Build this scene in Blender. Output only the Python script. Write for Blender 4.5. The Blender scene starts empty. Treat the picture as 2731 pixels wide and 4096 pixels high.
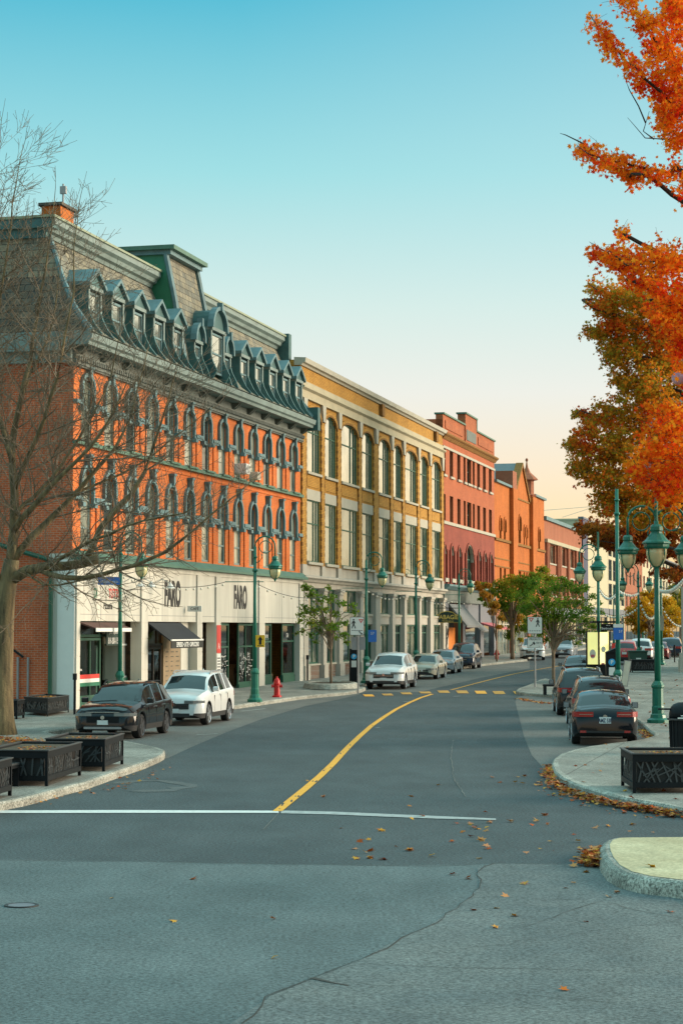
import bpy, bmesh, math, random
import numpy as np
from mathutils import Vector, Matrix
R = math.radians
random.seed(7); rng = np.random.default_rng(7)
S = bpy.context.scene
COL = S.collection
# ---------------------------------------------------------------- camera
F = 7964.0; TH = math.atan(467 / F); CX, CY, CAMH = 1365.5, 2048.0, 3.2
cam = bpy.data.objects.new('camera', bpy.data.cameras.new('camera'))
COL.objects.link(cam); S.camera = cam
cam.location = (0, 0, CAMH); cam.rotation_euler = (math.pi / 2 + TH, 0, 0)
cam.data.sensor_fit = 'VERTICAL'; cam.data.sensor_height = 36; cam.data.lens = 36 * F / 4096
cam.data.clip_start = .5; cam.data.clip_end = 6000
# ---------------------------------------------------------------- world (dusk sky) and sun
SUN_AZ, SUN_EL = R(80), R(13)          # compass style: 0 = +Y, 90 = +X
w = bpy.data.worlds.new('World'); S.world = w; w.use_nodes = True
nt = w.node_tree; nt.nodes.clear()
def N(t, ty, **k):
    n = t.nodes.new(ty)
    for a, v in k.items(): setattr(n, a, v)
    return n
tc = N(nt, 'ShaderNodeTexCoord'); sx = N(nt, 'ShaderNodeSeparateXYZ'); nt.links.new(tc.outputs['Generated'], sx.inputs[0])
def srgb(r, g, b):
    f = lambda c: (c / 255 / 12.92) if c / 255 <= .04045 else ((c / 255 + .055) / 1.055) ** 2.4
    return (f(r), f(g), f(b), 1)
rampn = N(nt, 'ShaderNodeValToRGB'); cr = rampn.color_ramp
stops = [(0.0, srgb(250, 205, 135)), (.04, srgb(252, 219, 162)), (.08, srgb(245, 226, 198)), (.118, srgb(232, 231, 222)), (.16, srgb(208, 229, 223)),
         (.225, srgb(154, 216, 220)), (.31, srgb(74, 182, 206)), (.45, (.42, .82, .90, 1)), (1.0, (.84, 1.62, 1.66, 1))]
while len(cr.elements) < len(stops): cr.elements.new(.5)
for e, (p, c) in zip(cr.elements, stops): e.position = p; e.color = c
nt.links.new(sx.outputs['Z'], rampn.inputs[0])
# warm glow towards the set sun (to the right), darker cool sky away from it
dot = N(nt, 'ShaderNodeVectorMath', operation='DOT_PRODUCT'); nt.links.new(tc.outputs['Generated'], dot.inputs[0]); dot.inputs[1].default_value = (.93, .36, 0)
mr = N(nt, 'ShaderNodeMapRange'); nt.links.new(dot.outputs['Value'], mr.inputs[0])
mr.inputs[1].default_value = .52; mr.inputs[2].default_value = 1.0; mr.inputs[3].default_value = 0; mr.inputs[4].default_value = 1
warm = N(nt, 'ShaderNodeMix', data_type='RGBA', blend_type='MIX'); nt.links.new(mr.outputs[0], warm.inputs[0]); nt.links.new(rampn.outputs[0], warm.inputs[6]); warm.inputs[7].default_value = (1.25, 1.02, .62, 1)
# paler to the right of the street
pr = N(nt, 'ShaderNodeMapRange'); nt.links.new(sx.outputs['X'], pr.inputs[0]); pr.inputs[1].default_value = -.05; pr.inputs[2].default_value = .35; pr.inputs[3].default_value = 0; pr.inputs[4].default_value = .42
pale = N(nt, 'ShaderNodeMix', data_type='RGBA', blend_type='MIX'); ph = N(nt, 'ShaderNodeMapRange'); nt.links.new(sx.outputs['Z'], ph.inputs[0]); ph.inputs[1].default_value = .08; ph.inputs[2].default_value = .24
pm_ = N(nt, 'ShaderNodeMath', operation='MULTIPLY'); nt.links.new(pr.outputs[0], pm_.inputs[0]); nt.links.new(ph.outputs[0], pm_.inputs[1]); nt.links.new(pm_.outputs[0], pale.inputs[0]); nt.links.new(warm.outputs[2], pale.inputs[6]); pale.inputs[7].default_value = (.66, .76, .78, 1)
# the sky opposite the sunset is dimmer and bluer
br_ = N(nt, 'ShaderNodeMapRange'); nt.links.new(sx.outputs['Y'], br_.inputs[0]); br_.inputs[1].default_value = .25; br_.inputs[2].default_value = -.6; br_.inputs[3].default_value = 0; br_.inputs[4].default_value = 1
el = N(nt, 'ShaderNodeMapRange'); nt.links.new(sx.outputs['Z'], el.inputs[0]); el.inputs[1].default_value = .75; el.inputs[2].default_value = .3; el.inputs[3].default_value = 0; el.inputs[4].default_value = .25
bm_ = N(nt, 'ShaderNodeMath', operation='MULTIPLY'); nt.links.new(br_.outputs[0], bm_.inputs[0]); nt.links.new(el.outputs[0], bm_.inputs[1])
dim = N(nt, 'ShaderNodeMix', data_type='RGBA', blend_type='MIX'); nt.links.new(bm_.outputs[0], dim.inputs[0]); nt.links.new(pale.outputs[2], dim.inputs[6]); dim.inputs[7].default_value = (.10, .17, .19, 1)
sky = N(nt, 'ShaderNodeTexSky', sky_type='NISHITA', sun_disc=False, sun_elevation=SUN_EL, sun_rotation=SUN_AZ)
b1 = N(nt, 'ShaderNodeBackground'); b1.inputs[1].default_value = .68; nt.links.new(dim.outputs[2], b1.inputs[0])
b2 = N(nt, 'ShaderNodeBackground'); b2.inputs[1].default_value = .012; nt.links.new(sky.outputs[0], b2.inputs[0])
add = N(nt, 'ShaderNodeAddShader'); nt.links.new(b1.outputs[0], add.inputs[0]); nt.links.new(b2.outputs[0], add.inputs[1])
out = N(nt, 'ShaderNodeOutputWorld'); nt.links.new(add.outputs[0], out.inputs[0])
sl = bpy.data.lights.new('sun', 'SUN'); sun = bpy.data.objects.new('sun', sl); COL.objects.link(sun)
sl.energy = 3.5; sl.angle = R(34); sl.color = (1, .85, .66)
sun.rotation_euler = Vector((-math.sin(SUN_AZ) * math.cos(SUN_EL), -math.cos(SUN_AZ) * math.cos(SUN_EL), -math.sin(SUN_EL))).to_track_quat('-Z', 'Y').to_euler()
S.view_settings.view_transform = 'Standard'; S.view_settings.look = 'None'; S.view_settings.exposure = .58; S.view_settings.gamma = 1
# ---------------------------------------------------------------- where things stand: photo point -> ground
DS = 2731 / 1568.0
def g(Y):
    if Y < 50: return 0.0
    if Y < 70: return .0085 * (Y - 50) ** 2 / 40
    if Y < 220: return .0085 * (Y - 60)
    return .0085 * 160
_c, _s = math.cos(TH), math.sin(TH)
def ray(xd, yd):
    u = (xd * DS - CX) / F; v = (CY - yd * DS) / F
    return Vector((u, _c - v * _s, _s + v * _c))
def G(xd, yd, h=0.0):
    r = ray(xd, yd); lo, hi = 1.0, 3000.0
    for _ in range(50):
        t = (lo + hi) / 2
        if CAMH + r.z * t < g(r.y * t) + h: hi = t
        else: lo = t
    return Vector((r.x * lo, r.y * lo, g(r.y * lo) + h))
def P(xd, yd, Y):           # photo point at distance Y
    r = ray(xd, yd); t = Y / r.y
    return Vector((r.x * t, Y, CAMH + r.z * t))
# ---------------------------------------------------------------- mesh builder
class MB:
    def __init__(s): s.v = []; s.f = []
    def add(s, vs, fs):
        n = len(s.v); s.v += [tuple(v) for v in vs]; s.f += [tuple(i + n for i in f) for f in fs]; return s
    def box(s, x0, x1, y0, y1, z0, z1):
        return s.add([(x0, y0, z0), (x1, y0, z0), (x1, y1, z0), (x0, y1, z0), (x0, y0, z1), (x1, y0, z1), (x1, y1, z1), (x0, y1, z1)],
                     [(0, 3, 2, 1), (4, 5, 6, 7), (0, 1, 5, 4), (1, 2, 6, 5), (2, 3, 7, 6), (3, 0, 4, 7)])
    def quad(s, *p): return s.add(p, [tuple(range(len(p)))])
    def prism(s, poly, a, b, axis='x'):     # poly in the other two axes, extruded from a to b
        def m(p, q): return {'x': (q, p[0], p[1]), 'y': (p[0], q, p[1]), 'z': (p[0], p[1], q)}[axis]
        n = len(poly)
        return s.add([m(p, a) for p in poly] + [m(p, b) for p in poly],
                     [tuple(range(n))[::-1], tuple(range(n, 2 * n))] + [(i, (i + 1) % n, n + (i + 1) % n, n + i) for i in range(n)])
    def lathe(s, prof, n=12, o=(0, 0, 0)):
        vs = []; fs = []
        for r, z in prof:
            for k in range(n):
                a = 2 * math.pi * k / n; vs.append((o[0] + r * math.cos(a), o[1] + r * math.sin(a), o[2] + z))
        for i in range(len(prof) - 1):
            for k in range(n):
                fs.append((i * n + k, i * n + (k + 1) % n, (i + 1) * n + (k + 1) % n, (i + 1) * n + k))
        fs.append(tuple(range(n))[::-1]); fs.append(tuple(range((len(prof) - 1) * n, len(prof) * n)))
        return s.add(vs, fs)
    def tube(s, pts, r, n=6):
        pts = [Vector(p) for p in pts]; rs = r if isinstance(r, (list, tuple)) else [r] * len(pts)
        vs = []; fs = []; up = Vector((0, 0, 1))
        for i, p in enumerate(pts):
            d = (pts[min(i + 1, len(pts) - 1)] - pts[max(i - 1, 0)])
            d = d.normalized() if d.length > 1e-9 else Vector((0, 0, 1))
            a = d.cross(up) if abs(d.z) < .95 else d.cross(Vector((1, 0, 0)))
            a.normalize(); b = d.cross(a)
            for k in range(n):
                t = 2 * math.pi * k / n; vs.append(p + (a * math.cos(t) + b * math.sin(t)) * rs[i])
        for i in range(len(pts) - 1):
            for k in range(n): fs.append((i * n + k, i * n + (k + 1) % n, (i + 1) * n + (k + 1) % n, (i + 1) * n + k))
        fs.append(tuple(range(n))); fs.append(tuple(range((len(pts) - 1) * n, len(pts) * n))[::-1])
        return s.add(vs, fs)
    def ball(s, o, r, n=8, m=5):
        return s.lathe([(max(r * math.sin(math.pi * i / m), .001), -r * math.cos(math.pi * i / m)) for i in range(m + 1)], n, o)
    def mesh(s, name, smooth=False):
        me = bpy.data.meshes.new(name); me.from_pydata([tuple(v) for v in s.v], [], s.f); me.update()
        bm = bmesh.new(); bm.from_mesh(me); bmesh.ops.recalc_face_normals(bm, faces=bm.faces); bm.to_mesh(me); bm.free()
        if smooth:
            for p in me.polygons: p.use_smooth = True
        return me
def obj(name, mb, m, parent=None, smooth=False, label=None, bevel=0):
    me = mb.mesh(name, smooth) if isinstance(mb, MB) else mb
    o = bpy.data.objects.new(name, me); COL.objects.link(o)
    if m is not None and not me.materials: me.materials.append(m)
    if parent is not None: o.parent = parent
    if label: o['label'] = label
    if bevel:
        b = o.modifiers.new('bevel', 'BEVEL'); b.width = bevel; b.segments = 2; b.limit_method = 'ANGLE'
    return o
def split(name, mb, m, parent, label=None, cap=99):   # every separate piece becomes a part of its own
    par = list(range(len(mb.v)))
    def fd(i):
        while par[i] != i: par[i] = par[par[i]]; i = par[i]
        return i
    for f in mb.f:
        for k in f[1:]: par[fd(k)] = fd(f[0])
    gr = {}
    for f in mb.f: gr.setdefault(fd(f[0]), []).append(f)
    for k, fs in list(gr.items()):
        idx = sorted({i for f in fs for i in f}); mp = {v: j for j, v in enumerate(idx)}; q = MB(); q.v = [mb.v[i] for i in idx]; q.f = [tuple(mp[i] for i in f) for f in fs]; obj(name, q, m, parent, label=label)
def tag(o, label=None, cat=None, group=None, kind=None):
    for k, v in (('label', label), ('category', cat), ('group', group), ('kind', kind)):
        if v: o[k] = v
    return o
def thing(name, label, cat, loc=(0, 0, 0), rz=0, group=None):
    o = bpy.data.objects.new(name, None); COL.objects.link(o); o.empty_display_size = .2
    o.location = loc; o.rotation_euler = (0, 0, rz)
    return tag(o, label, cat, group)
def dup(src, loc, rz=None, label=None, group=None):
    def cp(o, par):
        c = o.copy(); COL.objects.link(c)
        if par is not None: c.parent = par
        for ch in kids.get(o.name, []): cp(ch, c)
        return c
    kids = {}
    for o in COL.objects:
        if o.parent: kids.setdefault(o.parent.name, []).append(o)
    r = cp(src, None); r.location = loc
    if rz is not None: r.rotation_euler = (0, 0, rz)
    if label: r['label'] = label
    if group: r['group'] = group
    return r
def text(body, size, m, parent, loc, rot=(math.pi / 2, 0, 0), sx=1.0, name='lettering', off=0.0, ext=.004, align='CENTER'):
    cu = bpy.data.curves.new(name, 'FONT'); cu.body = body; cu.size = size; cu.align_x = align; cu.align_y = 'CENTER'; cu.extrude = ext; cu.offset = off
    tmp = bpy.data.objects.new('t', cu); me = bpy.data.meshes.new_from_object(tmp); bpy.data.objects.remove(tmp); me.materials.clear(); me.materials.append(m)
    o = bpy.data.objects.new(name, me); COL.objects.link(o)
    o.parent = parent; o.location = loc; o.rotation_euler = rot; o.scale = (sx, 1, 1); return o
# ---------------------------------------------------------------- materials
def mat(name, col, rough=.6, metal=0.0, var=.12, vscale=3.0, bump=0.0, bscale=40.0, spec=.5, coat=0.0, emit=None, streak=False, col2=None, alpha=1.0):
    m = bpy.data.materials.new(name); m.use_nodes = True; t = m.node_tree; b = t.nodes['Principled BSDF']
    b.inputs['Roughness'].default_value = rough; b.inputs['Metallic'].default_value = metal; b.inputs['Specular IOR Level'].default_value = spec
    b.inputs['Coat Weight'].default_value = coat; b.inputs['Coat Roughness'].default_value = .04
    c = N(t, 'ShaderNodeTexCoord'); n = N(t, 'ShaderNodeTexNoise'); n.inputs['Scale'].default_value = vscale; n.inputs['Detail'].default_value = 6; n.inputs['Roughness'].default_value = .65
    mp = N(t, 'ShaderNodeMapping'); t.links.new(c.outputs['Object'], mp.inputs[0]); t.links.new(mp.outputs[0], n.inputs['Vector'])
    if streak: mp.inputs['Scale'].default_value = (1, 1, .12)
    r = N(t, 'ShaderNodeValToRGB'); k = lambda f: tuple(min(1, x * f) for x in col[:3]) + (1,)
    r.color_ramp.elements[0].position = .3; r.color_ramp.elements[1].position = .7
    r.color_ramp.elements[0].color = k(1 - var) if col2 is None else tuple(col2) + (1,); r.color_ramp.elements[1].color = k(1 + var)
    t.links.new(n.outputs[0], r.inputs[0]); t.links.new(r.outputs[0], b.inputs['Base Color'])
    if bump:
        n2 = N(t, 'ShaderNodeTexNoise'); n2.inputs['Scale'].default_value = bscale; n2.inputs['Detail'].default_value = 4; t.links.new(c.outputs['Object'], n2.inputs['Vector'])
        bp = N(t, 'ShaderNodeBump'); bp.inputs['Strength'].default_value = bump; bp.inputs['Distance'].default_value = .02; t.links.new(n2.outputs[0], bp.inputs['Height']); t.links.new(bp.outputs[0], b.inputs['Normal'])
    if emit: b.inputs['Emission Color'].default_value = tuple(emit[:3]) + (1,); b.inputs['Emission Strength'].default_value = emit[3]
    if alpha < 1: b.inputs['Alpha'].default_value = alpha
    return m
def brick(name, c1, c2, mortar, bw=.24, bh=.085, ms=.012, var=.25, rough=.85, vs=.5, stain=None, bias=0.0):
    m = bpy.data.materials.new(name); m.use_nodes = True; t = m.node_tree; b = t.nodes['Principled BSDF']; b.inputs['Roughness'].default_value = rough
    b.inputs['Specular IOR Level'].default_value = .25
    c = N(t, 'ShaderNodeTexCoord'); s = N(t, 'ShaderNodeSeparateXYZ'); t.links.new(c.outputs['Object'], s.inputs[0])
    ad = N(t, 'ShaderNodeMath', operation='ADD'); t.links.new(s.outputs[0], ad.inputs[0]); t.links.new(s.outputs[1], ad.inputs[1])
    cb = N(t, 'ShaderNodeCombineXYZ'); t.links.new(ad.outputs[0], cb.inputs[0]); t.links.new(s.outputs[2], cb.inputs[1])
    bt = N(t, 'ShaderNodeTexBrick'); t.links.new(cb.outputs[0], bt.inputs['Vector'])
    for k, v in (('Color1', c1 + (1,)), ('Color2', c2 + (1,)), ('Mortar', mortar + (1,)), ('Scale', 1.0), ('Mortar Size', ms), ('Mortar Smooth', .3), ('Bias', bias), ('Brick Width', bw), ('Row Height', bh)): bt.inputs[k].default_value = v
    n = N(t, 'ShaderNodeTexNoise'); n.inputs['Scale'].default_value = vs; n.inputs['Detail'].default_value = 8; n.inputs['Roughness'].default_value = .7; t.links.new(c.outputs['Object'], n.inputs['Vector'])
    mr = N(t, 'ShaderNodeMapRange'); t.links.new(n.outputs[0], mr.inputs[0]); mr.inputs[1].default_value = .3; mr.inputs[2].default_value = .7; mr.inputs[3].default_value = 1 - var; mr.inputs[4].default_value = 1 + var
    mx = N(t, 'ShaderNodeMix', data_type='RGBA', blend_type='MULTIPLY'); mx.inputs[0].default_value = 1; t.links.new(bt.outputs[0], mx.inputs[6]); t.links.new(mr.outputs[0], mx.inputs[7])
    t.links.new(mx.outputs[2], b.inputs['Base Color'])
    bp = N(t, 'ShaderNodeBump'); bp.inputs['Strength'].default_value = .5; bp.inputs['Distance'].default_value = .01; bp.invert = True; t.links.new(bt.outputs[1], bp.inputs['Height']); t.links.new(bp.outputs[0], b.inputs['Normal'])
    return m
def glassmat(name, dark, light, rough=.04, vs=.7, th=.5, spec=1.0, ior=2.0, metal=0.0):
    m = bpy.data.materials.new(name); m.use_nodes = True; t = m.node_tree; b = t.nodes['Principled BSDF']
    b.inputs['Roughness'].default_value = rough; b.inputs['Specular IOR Level'].default_value = spec; b.inputs['IOR'].default_value = ior; b.inputs['Metallic'].default_value = metal
    c = N(t, 'ShaderNodeTexCoord'); n = N(t, 'ShaderNodeTexNoise'); n.inputs['Scale'].default_value = vs; n.inputs['Detail'].default_value = 3
    t.links.new(c.outputs['Object'], n.inputs['Vector']); r = N(t, 'ShaderNodeValToRGB'); r.color_ramp.elements[0].position = th - .08; r.color_ramp.elements[1].position = th + .08
    r.color_ramp.elements[0].color = dark + (1,); r.color_ramp.elements[1].color = light + (1,); t.links.new(n.outputs[0], r.inputs[0]); t.links.new(r.outputs[0], b.inputs['Base Color'])
    return m
def shopglass(name, tint=(.02, .03, .03)):
    m = bpy.data.materials.new(name); m.use_nodes = True; t = m.node_tree; t.nodes.clear()
    gl = N(t, 'ShaderNodeBsdfGlossy'); gl.inputs['Roughness'].default_value = .03; tr = N(t, 'ShaderNodeBsdfTransparent'); tr.inputs[0].default_value = (.75, .8, .78, 1)
    fr = N(t, 'ShaderNodeFresnel'); fr.inputs[0].default_value = 1.8; mx = N(t, 'ShaderNodeMixShader'); o = N(t, 'ShaderNodeOutputMaterial')
    t.links.new(fr.outputs[0], mx.inputs[0]); t.links.new(tr.outputs[0], mx.inputs[1]); t.links.new(gl.outputs[0], mx.inputs[2]); t.links.new(mx.outputs[0], o.inputs[0])
    return m
def leafmat(name, cols, vs=.6, trans=.45, w=.55):
    m = bpy.data.materials.new(name); m.use_nodes = True; t = m.node_tree; t.nodes.clear()
    c = N(t, 'ShaderNodeTexCoord'); n = N(t, 'ShaderNodeTexNoise'); n.inputs['Scale'].default_value = vs; n.inputs['Detail'].default_value = 3; t.links.new(c.outputs['Object'], n.inputs['Vector'])
    ge = N(t, 'ShaderNodeNewGeometry'); a = N(t, 'ShaderNodeMath', operation='MULTIPLY_ADD'); t.links.new(ge.outputs['Random Per Island'], a.inputs[0]); a.inputs[1].default_value = w
    mr = N(t, 'ShaderNodeMapRange'); t.links.new(n.outputs[0], mr.inputs[0]); mr.inputs[1].default_value = .32; mr.inputs[2].default_value = .68; mr.inputs[3].default_value = 0; mr.inputs[4].default_value = 1 - w
    t.links.new(mr.outputs[0], a.inputs[2])
    r = N(t, 'ShaderNodeValToRGB'); e = r.color_ramp
    while len(e.elements) < len(cols): e.elements.new(.5)
    for i, cc in enumerate(cols): e.elements[i].position = i / (len(cols) - 1) * .9 + .05; e.elements[i].color = cc + (1,)
    t.links.new(a.outputs[0], r.inputs[0])
    d = N(t, 'ShaderNodeBsdfDiffuse'); tr = N(t, 'ShaderNodeBsdfTranslucent'); mx = N(t, 'ShaderNodeMixShader'); mx.inputs[0].default_value = trans; o = N(t, 'ShaderNodeOutputMaterial')
    t.links.new(r.outputs[0], d.inputs[0]); t.links.new(r.outputs[0], tr.inputs[0]); t.links.new(d.outputs[0], mx.inputs[1]); t.links.new(tr.outputs[0], mx.inputs[2]); t.links.new(mx.outputs[0], o.inputs[0])
    return m
def groundmat(name, c, c2, grain=.35, rough=.85, patch=.25, pscale=.25, joints=None, cracks=0.0, gs=24.0):
    m = bpy.data.materials.new(name); m.use_nodes = True; t = m.node_tree; b = t.nodes['Principled BSDF']; b.inputs['Roughness'].default_value = rough; b.inputs['Specular IOR Level'].default_value = .35
    co = N(t, 'ShaderNodeTexCoord'); O = co.outputs['Object']
    n1 = N(t, 'ShaderNodeTexNoise'); n1.inputs['Scale'].default_value = pscale; n1.inputs['Detail'].default_value = 7; n1.inputs['Roughness'].default_value = .6; t.links.new(O, n1.inputs['Vector'])
    r = N(t, 'ShaderNodeValToRGB'); r.color_ramp.elements[0].position = .3; r.color_ramp.elements[1].position = .7; r.color_ramp.elements[0].color = c + (1,); r.color_ramp.elements[1].color = c2 + (1,); t.links.new(n1.outputs[0], r.inputs[0])
    n2 = N(t, 'ShaderNodeTexNoise'); n2.inputs['Scale'].default_value = gs; n2.inputs['Detail'].default_value = 5; n2.inputs['Roughness'].default_value = .8; t.links.new(O, n2.inputs['Vector'])
    mr = N(t, 'ShaderNodeMapRange'); t.links.new(n2.outputs[0], mr.inputs[0]); mr.inputs[1].default_value = .38; mr.inputs[2].default_value = .62; mr.inputs[3].default_value = 1 - grain; mr.inputs[4].default_value = 1 + grain
    mx = N(t, 'ShaderNodeMix', data_type='RGBA', blend_type='MULTIPLY'); mx.inputs[0].default_value = 1; t.links.new(r.outputs[0], mx.inputs[6]); t.links.new(mr.outputs[0], mx.inputs[7])
    n4 = N(t, 'ShaderNodeTexNoise'); n4.inputs['Scale'].default_value = 1.0; n4.inputs['Detail'].default_value = 8; n4.inputs['Roughness'].default_value = .72
    mp4 = N(t, 'ShaderNodeMapping'); mp4.inputs['Scale'].default_value = (1.0, .35, 1); mp4.inputs['Rotation'].default_value = (0, 0, .15); t.links.new(O, mp4.inputs[0]); t.links.new(mp4.outputs[0], n4.inputs['Vector'])
    mr4 = N(t, 'ShaderNodeMapRange'); t.links.new(n4.outputs[0], mr4.inputs[0]); mr4.inputs[1].default_value = .35; mr4.inputs[2].default_value = .65; mr4.inputs[3].default_value = 1 - patch * .55; mr4.inputs[4].default_value = 1 + patch * .55
    m4 = N(t, 'ShaderNodeMix', data_type='RGBA', blend_type='MULTIPLY'); m4.inputs[0].default_value = 1; t.links.new(mx.outputs[2], m4.inputs[6]); t.links.new(mr4.outputs[0], m4.inputs[7])
    last = m4.outputs[2]
    if joints:
        bt = N(t, 'ShaderNodeTexBrick'); t.links.new(O, bt.inputs['Vector']); bt.offset = 0
        mpp = N(t, 'ShaderNodeMapping'); mpp.inputs['Rotation'].default_value = (0, 0, joints[2]); t.links.new(O, mpp.inputs[0]); t.links.new(mpp.outputs[0], bt.inputs['Vector'])
        for k, v in (('Color1', (1, 1, 1, 1)), ('Color2', (.86, .87, .88, 1)), ('Mortar', (.3, .3, .3, 1)), ('Scale', 1.0), ('Mortar Size', .018), ('Brick Width', joints[0]), ('Row Height', joints[1])): bt.inputs[k].default_value = v
        m2 = N(t, 'ShaderNodeMix', data_type='RGBA', blend_type='MULTIPLY'); m2.inputs[0].default_value = .7; t.links.new(last, m2.inputs[6]); t.links.new(bt.outputs[0], m2.inputs[7]); last = m2.outputs[2]
    if cracks:
        vn = N(t, 'ShaderNodeTexVoronoi', feature='DISTANCE_TO_EDGE'); vn.inputs['Scale'].default_value = .16
        wn = N(t, 'ShaderNodeTexNoise'); wn.inputs['Scale'].default_value = 1.2; wn.inputs['Detail'].default_value = 4; t.links.new(O, wn.inputs['Vector'])
        va = N(t, 'ShaderNodeMix', data_type='RGBA', blend_type='ADD'); va.inputs[0].default_value = .8; t.links.new(O, va.inputs[6]); t.links.new(wn.outputs[1], va.inputs[7]); t.links.new(va.outputs[2], vn.inputs['Vector'])
        mc = N(t, 'ShaderNodeMapRange'); t.links.new(vn.outputs[0], mc.inputs[0]); mc.inputs[1].default_value = 0; mc.inputs[2].default_value = .0035; mc.inputs[3].default_value = 1 - cracks; mc.inputs[4].default_value = 1
        m3 = N(t, 'ShaderNodeMix', data_type='RGBA', blend_type='MULTIPLY'); m3.inputs[0].default_value = 1; t.links.new(last, m3.inputs[6]); t.links.new(mc.outputs[0], m3.inputs[7]); last = m3.outputs[2]
    t.links.new(last, b.inputs['Base Color'])
    bp = N(t, 'ShaderNodeBump'); bp.inputs['Strength'].default_value = .35; bp.inputs['Distance'].default_value = .01; t.links.new(n2.outputs[0], bp.inputs['Height']); t.links.new(bp.outputs[0], b.inputs['Normal'])
    return m
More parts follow.
